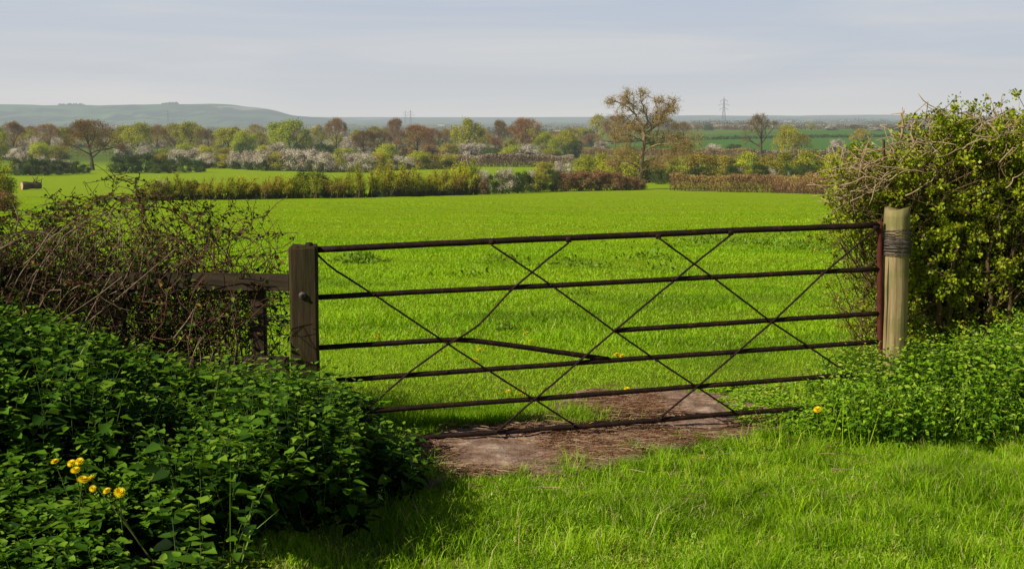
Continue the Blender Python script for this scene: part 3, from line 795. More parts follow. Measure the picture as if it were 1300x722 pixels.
# clumps on the ridge of the downs
for (x0, x1, base, lab) in ((80, 110, 134.2, 'dark clump of trees on the skyline of the down, left of the pair'), (210, 229, 133.4, 'dark clump of trees on the skyline of the down, right of the pair')):
    g = Geo(); D = 8950; n = 420
    px = RNG.uniform(x0, x1, n); z = CAMZ - (base + .3 - RNG.random(n) * 2.6 * (.5 + .7 * vnoise(px, px * 0, .3)) - EYE) / F * D
    P = np.stack([(px - 650) / F * D, D + RNG.uniform(-30, 30, n), z], 1); c0 = P.mean(0); c0[2] = P[:, 2].min()
    root = empty('tree_clump', c0)
    leaves(g, P - c0, rdir(n), rdir(n), np.full(n, 9.), np.full(n, 7.), RNG.random(n) * .4)
    g.build('crown', M['wood_far'], root)
    g2 = Geo(); tp = P[::12] - c0; bs = tp.copy(); bs[:, 2] = -6; add_tubes(g2, np.stack([bs, (bs + tp) / 2, tp], 1), 1.0, 4); g2.build('trunk', M['bark_far'], root)
    tag(root, lab, 'trees')

# labels for the planted rows: kind, row, ordinal
ORD = ['leftmost', 'second', 'third', 'fourth', 'fifth', 'sixth', 'seventh', 'eighth', 'ninth', 'tenth', 'eleventh', 'twelfth', 'thirteenth', 'fourteenth', 'fifteenth', 'sixteenth', 'seventeenth', 'eighteenth', 'nineteenth', 'twentieth',
       'twenty-first', 'twenty-second', 'twenty-third', 'twenty-fourth', 'twenty-fifth', 'twenty-sixth', 'twenty-seventh', 'twenty-eighth', 'twenty-ninth', 'thirtieth']
for (desc, row, cat), L in PLACED.items():
    L.sort(key=lambda q: q[0])
    for i, (px, o) in enumerate(L):
        if len(L) == 1: o['label'] = f'{desc} {row}'
        elif i == 0: o['label'] = f'{desc} {row}, leftmost'
        elif i == len(L) - 1: o['label'] = f'{desc} {row}, rightmost'
        else: o['label'] = f'{desc} {row}, {ORD[i]} from left'

# ------------------------------------------------------------------ the oak
def build_oak():
    rng = np.random.default_rng(77)
    b = ground_px(811, 240.5); D = b[1]
    root = empty('oak_tree', b)
    def q(px, py, dy=0.0): 
        a = at(px, py, D + dy) - b; return a
    prim = [  # main limbs as photo-measured paths (x, y, depth)
        ([(809, 241, 0), (811, 228, 0), (814, 214, .1), (815, 200, .1), (817, 186, 0), (818, 174, 0), (817, 164, 0)], .50, .20),
        ([(817, 166, 0), (812, 155, -.4), (808, 146, -.8), (800, 139, -1), (793, 133, -1.2), (783, 130, -1.4), (778, 127, -1.5)], .24, .06),
        ([(818, 167, 0), (822, 157, .3), (821, 147, .5), (817, 138, .8), (814, 128, .8), (812, 121, .8)], .22, .05),
        ([(818, 166, 0), (826, 158, -.5), (832, 150, -.6), (834, 140, -.8), (832, 130, -1), (830, 121, -1)], .22, .05),
        ([(819, 170, 0), (829, 163, 1), (838, 156, 1.4), (845, 147, 1.8), (849, 138, 2)], .20, .05),
        ([(832, 150, -.6), (842, 145, -.9), (851, 139, -1.2), (856, 131, -1.4)], .12, .04),
        ([(818, 173, 0), (808, 165, 1.0), (798, 160, 1.5), (788, 156, 1.9), (779, 151, 2.2)], .18, .05),
        ([(808, 146, -.8), (803, 136, -1), (799, 127, -1.4), (795, 121, -1.6)], .12, .04),
        ([(817, 180, 0), (807, 174, -1.2), (798, 171, -1.8), (788, 170, -2.4), (779, 172, -2.6)], .15, .05),
        ([(817, 185, 0), (829, 180, .8), (841, 176, 1.2), (853, 173, 1.6), (864, 172, 1.8)], .17, .05),
        ([(816, 196, 0), (826, 187, -1), (836, 183, -1.6), (846, 182, -2), (858, 183, -2.2), (872, 182, -2.4), (888, 183, -2.5)], .18, .04),
        ([(814, 208, 0), (824, 204, 1), (836, 199, 1.4), (848, 192, 1.8), (857, 184, 2)], .14, .04),
        ([(813, 214, 0), (802, 208, -1), (792, 204, -1.6), (783, 206, -2), (776, 210, -2.2)], .13, .04),
        ([(815, 203, 0), (804, 196, .9), (795, 193, 1.2), (785, 190, 1.6)], .12, .04),
        ([(848, 192, 1.8), (858, 187, 1.5), (868, 188, 1.2), (880, 186, 1)], .08, .03),
        ([(813, 217, 0), (824, 214, -.8), (836, 208, -1.4), (846, 205, -1.8), (854, 199, -2)], .12, .03),
    ]
    gt = Geo(); gb = Geo(); P = []; R = []; tips = []; td = []
    for i, (pt, r0, r1) in enumerate(prim):
        poly = np.array([q(*c) for c in pt]); K = len(poly)
        # densify with wobble
        s = np.linspace(0, K - 1, K * 3); poly = np.stack([np.interp(s, np.arange(K), poly[:, j]) for j in range(3)], 1)
        if i: poly[1:-1] += rng.normal(size=(len(poly) - 2, 3)) * .07
        rad = np.linspace(r0, r1, len(poly)) * (.78 if i else 1)
        if i == 0: rad[:3] *= (1.3, 1.12, 1.03); poly[0, 2] -= .4
        add_tubes(gt if i == 0 else gb, poly, rad[None], 8)
        # secondary growth
        start = .15 if i else .72
        for k in range(16 if i else 5):
            f = rng.uniform(start, 1); j = min(int(f * (len(poly) - 1)), len(poly) - 2)
            p = poly[j]; d0 = nrm(poly[j + 1] - poly[j])
            d = nrm(d0 + rng.normal(size=3) * .75 + np.array([0, 0, .12])); L = rng.uniform(.9, 2.0) * (1.0 if r0 > .13 else .8)
            a, dd = limb(rng, p, d, L, wob=.28); r = max(.04, rad[j] * .42); P.append(a); R.append(np.linspace(r, r * .45, 5))
            for m in range(5):
                s2 = rng.uniform(.3, 1) * 4; i2 = min(int(s2), 3); p2 = a[i2] + (a[i2 + 1] - a[i2]) * (s2 - i2)
                d2 = nrm(nrm(a[min(i2 + 1, 4)] - a[i2]) + rng.normal(size=3) * .7 + np.array([0, 0, .08])); 
                a2, dd2 = limb(rng, p2, d2, rng.uniform(.5, 1.15), wob=.3); P.append(a2); R.append(np.linspace(.032, .018, 5))
                tips.append(a2[-1]); td.append(dd2); tips.append(a2[2]); td.append(dd2)
                for w_ in range(3):
                    d3 = nrm(dd2 + rng.normal(size=3) * .7); p3 = a2[rng.integers(1, 5)]; a3, dd3 = limb(rng, p3, d3, rng.uniform(.3, .7), wob=.3)
                    P.append(a3); R.append(np.linspace(.020, .012, 5)); tips.append(a3[-1]); td.append(dd3)
    add_tubes(gb, np.array(P), np.array(R), 4)
    gt.build('trunk', M['oak_bark'], root); gb.build('limb', M['oak_bark'], root)
    gc = Geo(); tips = np.array(tips); td = np.array(td)
    crown_cloud(gc, rng, tips, td, np.array([0, 0, 8.]), 26000, .28, .13, .08, (0, 1), radial=.5)
    gc.build('crown', M['bud'], root)
    tag(root, 'tall lone oak with bare limbs and bronze buds rising above the far hedge', 'oak tree')
build_oak()

# ------------------------------------------------------------------ pylons, farm buildings, log
def pylon(px, base, top, D, thick, label):
    z0 = float(H((px - 650) / F * D, D)); x0 = (px - 650) / F * D
    ztop = CAMZ - (top - EYE) / F * D; Hh = ztop - z0
    root = empty('pylon', (x0, D, z0))
    g = Geo(); w0 = Hh * .085; w1 = Hh * .022
    lv = np.array([0, .14, .27, .39, .5, .6, .69, .77, .85, .93])
    def wd(f): return np.interp(f, [0, .62, 1], [w0, w1 * 1.2, w1 * .4])
    def c(f, k): 
        s = [(-1, -1), (1, -1), (1, 1), (-1, 1)][k]; return np.array([s[0] * wd(f), s[1] * wd(f), f * Hh])
    P = []
    for k in range(4): 
        for a, b_ in zip(lv[:-1], lv[1:]):
            P.append((c(a, k), c(b_, k))); P.append((c(a, k), c(b_, (k + 1) % 4))); P.append((c(b_, k), c(a, (k + 1) % 4))); P.append((c(b_, k), c(b_, (k + 1) % 4)))
        P.append((c(.93, k), np.array([0, 0, Hh])))
    P = np.array(P); add_tubes(g, P, thick * .5, 4)
    g.build('lattice_mast', M['steel_far'], root)
    for f, arm in ((.62, .125), (.75, .16), (.87, .11)):
        g = Geo(); A = []
        for s in (-1, 1):
            tip = np.array([s * arm * Hh, 0, f * Hh])
            for sy in (-1, 1):
                A.append((np.array([s * wd(f), sy * wd(f), f * Hh]), tip)); A.append((np.array([s * wd(f), sy * wd(f), (f + .045) * Hh]), tip))
        add_tubes(g, np.array(A), thick * .5, 4); ca = g.build('cross_arm', M['steel_far'], root)
        for s in (-1, 1):
            g = Geo(); tip = np.array([s * arm * Hh, 0, f * Hh]); add_tubes(g, np.array([(tip, tip - np.array([0, 0, .05 * Hh]))]), thick * .8, 5, True); g.build('insulator', M['steel_far'], ca)
    tag(root, label, 'pylon', 'electricity pylons across the vale')
pylon(917, 176, 123, 1550, .17, 'tall lattice electricity pylon to the right of the oak')
pylon(522, 168, 139, 2800, .24, 'small hazy pylon left of centre, nearer of the close pair')
pylon(515.5, 164, 139.5, 3200, .16, 'thin faint pylon left of centre, just left of its twin')
pylon(216, 168, 139, 2900, .16, 'faint pylon in front of the chalk down at the left')

def house(px, py, w, d, h, roofh, label, grp='farm buildings far off in the vale', dv=0.0):
    p = ground_px(px, py); root = empty('farmhouse', p, dv)
    g = Geo(); box(g, (0, 0, h / 2 - .5), (w, d, h + 1)); g.build('wall', M['wall_white'], root, False)
    g = Geo(); e = .6
    V = np.array([(-w / 2 - e, -d / 2 - e, h - .02), (w / 2 + e, -d / 2 - e, h - .02), (w / 2 + e, d / 2 + e, h - .02), (-w / 2 - e, d / 2 + e, h - .02), (-w / 2 - e, 0, h + roofh), (w / 2 + e, 0, h + roofh)])
    g.add(V, [np.array([[0, 1, 5, 4], [2, 3, 4, 5]]), np.array([[0, 4, 3], [1, 2, 5]])]); 
    rf = g.build('roof', M['roof'], root, False)
    g = Geo(); box(g, (w * .3, 0, h + roofh + .4), (1.2, 1.0, 2.2)); g.build('chimney', M['roof'], rf, False)
    for k in range(3):
        g = Geo(); box(g, ((k - 1) * w * .3, -d / 2 - .03, h * .55), (w * .1, .06, h * .28)); g.build('window', M['pane'], root, False)
    tag(root, label, 'house', grp)
house(905, 158.6, 16, 9, 7, 4, 'small white farmhouse just left of the tall pylon')
house(1072, 154.5, 60, 16, 8, 5, 'long pale barn on the horizon at the right')
house(1000, 155.5, 30, 14, 7, 5, 'pale farmhouse on the horizon left of the long barn')
house(62, 163, 22, 12, 7, 5, 'pale house at the foot of the down, far left')
house(146, 162, 24, 12, 7, 5, 'pale house at the foot of the down above the big brown tree')
house(402, 163, 26, 12, 7, 5, 'white house beyond the right end of the down')
house(560, 160, 28, 12, 7, 5, 'pale house on the plain right of the twin pylons')

def build_log():
    b = ground_px(28, 241); root = empty('felled_log', b)
    L = 2.9; r = .62
    g = Geo(); s = np.linspace(0, 1, 9)
    ax = np.array([math.sin(.9), math.cos(.9) * .9, 0]); ax /= np.linalg.norm(ax)
    P = np.array([ax * (k * L) + np.array([0, 0, r * .95 + .03 * math.sin(k * 5)]) for k in s]); rad = r * (1 + .06 * np.sin(s * 9)) * np.linspace(1, .75, 9)
    add_tubes(g, P, rad[None], 14); g.build('bark', M['bark_far'], root)
    g = Geo(); an = np.arange(14) * 2 * math.pi / 14; sd = np.cross(ax, [0, 0, 1.]); c = P[0] - ax * .01
    V = [c - ax * .03] + [c + (np.cos(a) * sd + np.sin(a) * np.array([0, 0, 1])) * r * (1 + .08 * math.sin(3 * a)) for a in an]
    g.add(np.array(V), [np.array([[0, 1 + (i + 1) % 14, 1 + i] for i in range(14)])]); g.build('cut_end', M['log_end'], root)
    for k in range(5):
        g = Geo(); p0 = P[4 + k % 4]; d = nrm(np.array([random.uniform(-.3, 1), random.uniform(-.5, .5), random.uniform(.3, 1)])); q, _ = limb(np.random.default_rng(k), p0, d, 1.6, wob=.25); add_tubes(g, q, np.linspace(.12, .04, 5)[None], 6, True); g.build('branch', M['bark_far'], root)
    tag(root, 'felled tree trunk with pale orange cut end lying in the meadow', 'log')
build_log()

# ------------------------------------------------------------------ the gate
GA = np.array([(398 - 650) / F * 8.5, 8.5]); GB = np.array([(1118 - 650) / F * 9.27, 9.27])
def gpt(px, py, off=0.0):
    """point on the vertical plane of the gate (off = metres towards the camera)"""
    r = ray(px, py); d = GB - GA; n = np.array([-d[1], d[0]]); n = n / np.linalg.norm(n)
    A = GA - n * off
    t_ = (n @ A) / (n @ r[:2])
    return np.array([r[0] * t_, r[1] * t_, CAMZ + r[2] * t_])
gb_ = gpt(398, 560)
gate = empty('field_gate', (gb_[0], gb_[1], float(H(gb_[0], gb_[1]))))
GO = np.array(gate.location)
def gtube(name, pts, r, mat, off=0.0, S=12, n=26, wob=.0015, cap=True):
    A = np.array([gpt(x, y, off) for x, y in pts]) - GO
    K = len(A); cum = np.concatenate([[0], np.cumsum(np.linalg.norm(np.diff(A, axis=0), axis=1))])
    s = np.linspace(0, cum[-1], n)
    s = np.unique(np.concatenate([s, cum])) if K > 2 else s
    P = np.stack([np.interp(s, cum, A[:, j]) for j in range(3)], 1)
    if K > 2:
        for _ in range(2): P[1:-1] = P[1:-1] * .5 + (P[:-2] + P[2:]) * .25
    P[1:-1] += RNG.normal(size=(len(P) - 2, 3)) * wob * .4
    g = Geo(); add_tubes(g, P, np.full((1, len(P)), r), S, cap)
    return g.build(name, mat, gate)
gtube('top_rail', [(399, 317), (480, 313), (560, 309), (640, 305.5), (720, 302), (835, 297.5), (930, 292.5), (1020, 289.5), (1116, 286)], .0195, M['rust'])
gtube('rail', [(399, 377.5), (560, 369), (700, 362.5), (860, 354), (1000, 347), (1117, 341.5)], .0165, M['rust'])
b1 = gtube('rail', [(399, 441.5), (480, 436.5), (545, 432.5), (580, 431), (600, 432), (640, 437), (700, 445.5), (773, 456)], .0165, M['rust']); b1['label'] = 'snapped middle rail bent down at its free end'
gtube('rail', [(781, 419.5), (900, 411.5), (1117, 397.5)], .0165, M['rust'])
gtube('rail', [(399, 485), (560, 473), (800, 455.5), (1117, 433.5)], .0165, M['rust'])
gtube('rail', [(399, 527.5), (540, 516), (720, 503), (900, 489), (1117, 472.5)], .0165, M['rust'])
gtube('rail', [(399, 565), (540, 555), (640, 548), (760, 539.5), (900, 527), (1117, 510.5)], .0165, M['rust'])
gtube('stile', [(398, 311), (398, 470), (398, 568)], .019, M['rust'])
o = gtube('stile', [(1117, 281), (1117, 400), (1117, 513)], .0195, M['rust_red']); o['label'] = 'rust-red upright at the latch end'
BR = [[(401, 321), (412, 332), (424, 342), (475, 374), (568, 436), (640, 483), (690, 514), (729, 539)],
      [(722, 308), (690, 333), (648, 369), (618, 402), (606, 414), (588, 426), (568, 437), (520, 472), (478, 508), (440, 540)],
      [(624, 311), (700, 362), (780, 420), (835, 458), (885, 491), (932, 522)],
      [(928, 298), (880, 336), (820, 386), (780, 420), (730, 463), (676, 509), (631, 547)],
      [(836, 302), (905, 352), (980, 409), (1030, 442), (1085, 480), (1112, 500)],
      [(1112, 291), (1045, 347), (980, 409), (930, 452), (885, 491), (840, 528)]]
for i, pts in enumerate(BR):
    o = gtube('brace', pts, .0068, M['rust'], off=.022 if i % 2 else .033, S=6, n=40)
    if i == 1: o['label'] = 'brace rod kinked halfway down beside the broken rail'
for (x, y) in ((836, 299.5), (928, 294.5), (624, 306.5), (722, 303.5), (1112, 288.5)):
    g = Geo(); c = gpt(x, y + 1, .021) - GO; box(g, c, (.034, .012, .03), .003); g.build('bolt', M['rust'], gate)
for (x, y) in ((568, 436), (780, 420), (980, 409), (676, 509), (885, 491), (475, 374), (648, 369), (700, 362), (855, 355), (905, 352), (1045, 347), (568, 472), (640, 483), (835, 458), (930, 452), (729, 540), (631, 548), (840, 531)):
    g = Geo(); c = gpt(x, y, .043) - GO; d_ = np.array([GB[1] - GA[1], -(GB[0] - GA[0]), 0]); d_ = d_ / np.linalg.norm(d_)
    add_tubes(g, np.array([[c, c - d_ * .03]]), .0085, 6, True); g.build('bolt', M['rust'], gate)
tag(gate, 'rusty tubular steel field gate with crossed bracing rods and a snapped middle rail', 'gate')

# left gate post (square)
c = at(384, 400, 8.36); zt = at(384, 313.5, 8.36)[2]; zb = float(H(c[0], 8.4)) - .15
lp = empty('gate_post', (c[0], 8.44, float(H(c[0], 8.44))))
rot = rotz(math.atan2(GB[1] - GA[1], GB[0] - GA[0]) * .5)
def post_mesh(w, d, z0, z1, rot, wob=.006):
    g = Geo(); n = 14; ring = []
    b = .014
    base = np.array([(w / 2, -d / 2 + b), (w / 2, d / 2 - b), (w / 2 - b, d / 2), (0, d / 2 + .002), (-w / 2 + b, d / 2), (-w / 2, d / 2 - b), (-w / 2, -d / 2 + b), (-w / 2 + b, -d / 2), (0, -d / 2 - .003), (w / 2 - b, -d / 2)])
    zs = list(np.linspace(z0, z1 - .012, n)) + [z1]
    V = []
    for i, z in enumerate(zs):
        k = .93 if i == n else 1
        for j, (x, y) in enumerate(base):
            V.append((x * k + (vnoise(z, j, 3., 8) - .5) * wob, y * k + (vnoise(z, j, 3., 9) - .5) * wob, z + (.008 * math.sin(j * 2.1) if i == n else 0)))
    V = np.array(V) @ rot.T; m = len(base); idx = np.arange(len(V)).reshape(-1, m)
    q = np.stack([idx[:-1], np.roll(idx[:-1], -1, 1), np.roll(idx[1:], -1, 1), idx[1:]], -1).reshape(-1, 4)
    g.add(V, [q, idx[-1][None], idx[0][None, ::-1]]); return g
lz = lp.location[2]
post_mesh(.168, .16, zb - lz, zt - lz, rot).build('post', M['post_dark'], lp, False)
g = Geo(); p0 = at(383.5, 375, 8.345) - np.array(lp.location)
add_tubes(g, np.array([[p0 + (0, .0, 0), p0 + (0, .03, 0)]]), .021, 10, True); g.build('washer', M['wire'], lp)
g = Geo(); add_tubes(g, np.array([[p0 + (0, -.012, 0), p0 + (0, .02, 0)]]), .010, 6, True); g.build('bolt', M['wire_dark'], lp)
g = Geo(); p1 = np.array([.035, 0, zt - lz]); add_tubes(g, np.array([[p1 + (0, 0, -.03), p1 + (0, 0, .012), p1 + (0, 0, .02)]]), np.array([[.024, .024, .017]]), 10, True); g.build('hinge_pin', M['rust'], lp)
tag(lp, 'squared dark weathered timber gate post at the hinge end', 'gate post')

# right gate post (round)
D = 9.30; c = at(1134.5, 400, D); zt = at(1134.5, 265, D)[2]; gz = float(H(c[0], D))
rp = empty('gate_post', (c[0], D, gz))
g = Geo(); n = 30; zs = np.linspace(-.15, zt - gz, n); P = np.stack([.006 * np.sin(zs * 2.2), zs * 0, zs], 1)
S = 28; V, fs, per = tubes(P, np.interp(zs, [0, zt - gz], [.090, .083])[None], S, True)
V = V.reshape(n, S, 3); a_ = np.arange(S) / S * 6.283
V[:, :, :2] *= (1 + (vnoise(zs[:, None] * 1.5 + a_[None] * 0, np.cos(a_)[None] * 2 + np.sin(a_)[None] * 2 + zs[:, None] * 0, 1.6, 3) - .5) * .10)[:, :, None]
for k0, dep in ((4, .013), (13, .010), (21, .014)):      # drying cracks
    V[:, k0, :2] *= (1 - dep / .085 * sstep(.2, .6, vnoise(zs, zs * 0, 2.5, k0)))[:, None]
V[-1, :, 2] += .012 * np.sin(a_ * 2); V[-1, :, :2] *= .95
g.add(V.reshape(-1, 3), fs); g.build('post', M['post_lite'], rp)
g = Geo(); z0 = at(1134, 322, D)[2] - gz; z1 = at(1134, 290, D)[2] - gz
turns = 19; th = np.linspace(0, turns * 6.283, turns * 22); zz = np.linspace(z0, z1, len(th)) + .006 * np.sin(th * .53) + .004 * np.sin(th * 1.07)
rr_ = .0915 + .003 * np.sin(th * .31) ** 2
add_tubes(g, np.stack([rr_ * np.cos(th) + .003, rr_ * np.sin(th), zz], 1), .0024, 5, True)
th = th[::-1]; add_tubes(g, np.stack([(rr_ + .004) * np.cos(th) + .003, (rr_ + .004) * np.sin(th), zz + .010 * np.sin(th * .21)], 1)[:240], .0026, 5, True)
g.build('wire_binding', M['wire'], rp)
tag(rp, 'round pale weathered post bound with wire at the latch end', 'gate post')

# ------------------------------------------------------------------ fence left of the gate
fx0 = at(-60, 400, 8.6); fe = at(367, 360, 8.46)
fz = float(H(-2.2, 8.5)); fence = empty('post_and_rail_fence', (-2.2, 8.5, fz)); FO = np.array(fence.location)
def fence_board(name, a, b, hgt, th=.045):
    g = Geo(); n = 16; A = np.linspace(a, b, n) - FO; V = []
    for i, p in enumerate(A):
        w = (vnoise(i * .5, hgt * 9, 1., 2) - .5) * .012
        for (yy, zz_) in ((-th / 2, -hgt / 2), (th / 2, -hgt / 2), (th / 2, hgt / 2), (-th / 2, hgt / 2)): V.append(p + np.array([0, yy, zz_ + w]))
    idx = np.arange(n * 4).reshape(n, 4); q = np.stack([idx[:-1], idx[1:], np.roll(idx[1:], -1, 1), np.roll(idx[:-1], -1, 1)], -1).reshape(-1, 4)
    g.add(np.array(V), [q, idx[0][None], idx[-1][None, ::-1]]); return g.build(name, M['rail_dark'], fence, False)
fence_board('rail', at(-120, 352, 8.75), at(367, 359, 8.44), .100)
fence_board('rail', at(-120, 462, 8.75), at(367, 468, 8.44), .14)
for px in (328.5, 150, -30):
    y = float(np.interp(px, [-120, 367], [8.75, 8.44])) + .07
    p = at(px, 400, y); z0 = float(H(p[0], y)) - .1; z1 = at(px, 352, y)[2]
    g = Geo(); box(g, (p[0] - FO[0], y - FO[1], (z0 + z1) / 2 - FO[2]), (.088, .075, z1 - z0), .01); g.build('post', M['rail_dark'], fence, False)
g = Geo(); y = 8.50
for py in (372, 386, 399, 413, 425, 438, 452):
    P = np.array([at(px, py + .8 * math.sin(px * .05 + py), y) for px in range(-60, 368, 12)]) - FO; add_tubes(g, P, .0022, 4)
for px in range(-60, 366, 13):
    P = np.array([at(px + 1.2 * math.sin(k + px), 362 + k * 12, y) for k in range(9)]) - FO; add_tubes(g, P, .0020, 4)
g.build('wire_netting', M['wire_dark'], fence)
tag(fence, 'dark wooden fence with wire netting half buried in brambles left of the gate post', 'fence')

# ------------------------------------------------------------------ shrubs close by
def arc_twigs(rng, starts, ends, K=6, bend=.12, wob=.02):
    t_ = np.linspace(0, 1, K)[None, :, None]
    n = len(starts); d = ends - starts; L = np.linalg.norm(d, axis=1, keepdims=True)
    side = rdir(n, rng) * L * bend
    P = starts[:, None] * (1 - t_) + ends[:, None] * t_ + side[:, None] * (4 * t_ * (1 - t_))
    P[:, 1:] += np.cumsum(rng.normal(size=(n, K - 1, 3)) * (wob * L)[:, None], axis=1) * .6
    return P

# --- bramble thicket left
def br_top(x):   # height of the mound by x (world), taken at depth 8.8
    px = np.array([-200, 0, 40, 100, 140, 175, 215, 250, 300, 345, 375]); py = np.array([292, 290, 284, 272, 258, 244, 258, 276, 300, 330, 362])
    X = (px - 650) / F * 8.8
    return np.interp(x, X, CAMZ - (py - EYE) / F * 8.8)
def build_bramble():
    rng = np.random.default_rng(21)
    root = empty('bramble_thicket', (-2.6, 8.9, float(H(-2.6, 8.9)))); O = np.array(root.location)
    n = 400
    sx = rng.uniform(-4.6, -1.62, n); sy = rng.uniform(8.35, 9.5, n)
    S_ = np.stack([sx, sy, H(sx, sy) - .05], 1)
    ex = np.clip(sx + rng.normal(size=n) * .55, -4.8, -1.62 + .15 * rng.random(n)); ey = np.clip(sy + rng.normal(size=n) * .3, 8.2, 9.7)
    top = br_top(ex); ez = top * rng.uniform(.55, 1.03, n)
    # dome over the depth so that it is not a wall
    E = np.stack([ex, ey, ez], 1)
    K = 12; t_ = np.linspace(0, 1, K)[None, :, None]
    mid = (S_ + E) / 2 + np.stack([rng.normal(size=n) * .25, rng.normal(size=n) * .15, rng.uniform(.1, .5, n)], 1)
    P = S_[:, None] * (1 - t_) ** 2 + 2 * mid[:, None] * t_ * (1 - t_) + E[:, None] * t_ ** 2
    P[:, 1:] += np.cumsum(rng.normal(size=(n, K - 1, 3)) * .022, axis=1)
    P[:, :, 2] = np.minimum(P[:, :, 2], br_top(P[:, :, 0]) + .05 + rng.random((n, 1)) * .06)
    r = rng.uniform(.0026, .0055, n)[:, None] * np.linspace(1, .5, K)[None]
    g = Geo(); add_tubes(g, P - O, r, 5)
    # side twigs
    m = 3600; ci = rng.integers(0, n, m); ck = rng.integers(3, K, m); st = P[ci, ck]
    en = st + rdir(m, rng) * rng.uniform(.10, .42, m)[:, None] * np.array([1, .7, .9]) + np.array([0, 0, .03])
    en[:, 2] = np.minimum(en[:, 2], br_top(en[:, 0]) + .07 * rng.random(m) + .02); en[:, 0] = np.minimum(en[:, 0], -1.36)
    T = arc_twigs(rng, st, en, 6, .18, .05); add_tubes(g, T - O, np.linspace(.0026, .0014, 6)[None] * rng.uniform(.8, 1.3, m)[:, None], 4)
    # the taller arching sprays seen against the field
    sp = [[(176, 262), (174, 246), (172, 236), (173, 226)], [(173, 232), (160, 230), (146, 226), (134, 229)], [(172, 240), (182, 246), (192, 256)], [(205, 262), (235, 282), (262, 297), (285, 318), (300, 345)],
          [(128, 262), (118, 252), (108, 250), (92, 252), (78, 246)], [(110, 268), (122, 250), (130, 262)], [(20, 300), (22, 280), (18, 262), (14, 268)], [(45, 300), (52, 285), (58, 270)], [(62, 290), (80, 276), (92, 270)],
          [(270, 310), (290, 290), (318, 272), (322, 268)], [(285, 320), (300, 300), (322, 282), (338, 270)], [(300, 330), (318, 308), (342, 294), (356, 296)], [(260, 300), (276, 284), (292, 262), (296, 258)], [(240, 290), (258, 270), (266, 262)],
          [(200, 268), (196, 250), (206, 240)], [(100, 275), (92, 262), (70, 258), (66, 250)], [(8, 292), (4, 280), (-8, 268)], [(215, 270), (228, 258), (246, 262)]]
    tipP = []
    for k, q in enumerate(sp):
        D = 8.7 + .25 * math.sin(k * 2.3); A = np.array([at(x, y, D) for x, y in q]); s = np.linspace(0, len(A) - 1, 12)
        A = np.stack([np.interp(s, np.arange(len(A)), A[:, j]) for j in range(3)], 1); A[1:-1] = A[1:-1] * .5 + (A[:-2] + A[2:]) * .25
        A += rng.normal(size=A.shape) * .006; add_tubes(g, A - O, np.linspace(.0055 if k in (0, 1, 3) else .0035, .0018, 12)[None], 5)
        for j in range(14):
            b = A[rng.integers(3, 12)]; e = b + rdir(1, rng)[0] * rng.uniform(.04, .14); add_tubes(g, np.array([b, (b + e) / 2 + rng.normal(size=3) * .01, e]) - O, .0017, 4); tipP += [b, e, (b + e) / 2]
    g.build('cane', M['cane'], root)
    # dead pale stems leaning in front
    g = Geo(); dl = [[(92, 424), (150, 378), (223, 316)], [(108, 428), (145, 385), (162, 370)], [(96, 430), (128, 372), (140, 352)], [(50, 390), (62, 368), (78, 368)], [(78, 352), (100, 340), (112, 332), (122, 344), (108, 350)],
                     [(0, 378), (14, 352), (20, 332)], [(8, 386), (24, 350), (40, 328)], [(30, 392), (44, 352), (56, 330)], [(56, 344), (76, 322), (84, 300)], [(20, 290), (24, 276), (16, 258)], [(238, 322), (250, 332), (262, 338)], [(220, 430), (240, 404), (246, 392)],
                     [(112, 436), (138, 400), (150, 388)], [(66, 400), (84, 372), (100, 362), (118, 360)], [(30, 336), (46, 322), (60, 300), (70, 288)], [(10, 408), (30, 376), (36, 350)], [(96, 356), (120, 330), (132, 304)], [(0, 316), (16, 308), (30, 300)]]
    for k, q in enumerate(dl):
        D = 8.22 + .12 * math.sin(k * 1.7); A = np.array([at(x, y, D) for x, y in q]); s = np.linspace(0, len(A) - 1, 10)
        A = np.stack([np.interp(s, np.arange(len(A)), A[:, j]) for j in range(3)], 1); A[1:-1] = A[1:-1] * .5 + (A[:-2] + A[2:]) * .25
        add_tubes(g, A - O, np.linspace(.0045, .0028, 10)[None], 5)
    m = 330; st = np.stack([rng.uniform(-4.2, -1.7, m), rng.uniform(8.15, 8.9, m), np.zeros(m)], 1); st[:, 2] = H(st[:, 0], st[:, 1]) + rng.uniform(.0, .75, m) * sstep(-1.3, -2.6, st[:, 0])
    en = st + np.stack([rng.normal(size=m) * .16 + .06, rng.normal(size=m) * .06, rng.uniform(.10, .5, m)], 1); en[:, 2] = np.minimum(en[:, 2], br_top(en[:, 0]) - .05)
    add_tubes(g, arc_twigs(rng, st, en, 6, .12, .03) - O, rng.uniform(.0016, .0030, m)[:, None] * np.ones((1, 6)), 4)
    g.build('dead_cane', M['dead_cane'], root)
    # leaves
    g = Geo(); m = 17000
    a = rng.random(m); src = np.where((a < .72)[:, None], T[rng.integers(0, len(T), m), rng.integers(2, 6, m)], P[rng.integers(0, n, m), rng.integers(4, K, m)])
    src = src + rng.normal(size=(m, 3)) * .012
    dens = vnoise(src[:, 0], src[:, 2], 4.5, 4); keep = dens > .33; src = src[keep]; m = len(src)
    ti = np.clip(rng.random(m) * .72 + (rng.random(m) < .22) * .35, 0, 1)
    L = rng.uniform(.018, .042, m); leaves(g, src - O, nrm(rdir(m, rng) + np.array([0, 0, -.2])), nrm(rdir(m, rng) * .8 + np.array([-.4, -.2, .7])), L, L * .66, ti, .12, True)
    tp = np.array(tipP); m = len(tp); L = rng.uniform(.012, .026, m); leaves(g, tp - O, rdir(m, rng), rdir(m, rng), L, L * .7, rng.random(m) * .7, .1, True)
    g.build('foliage', M['bram_leaf'], root)
    tag(root, 'tangled bramble and briar thicket smothering the fence left of the gate', 'brambles')
build_bramble()

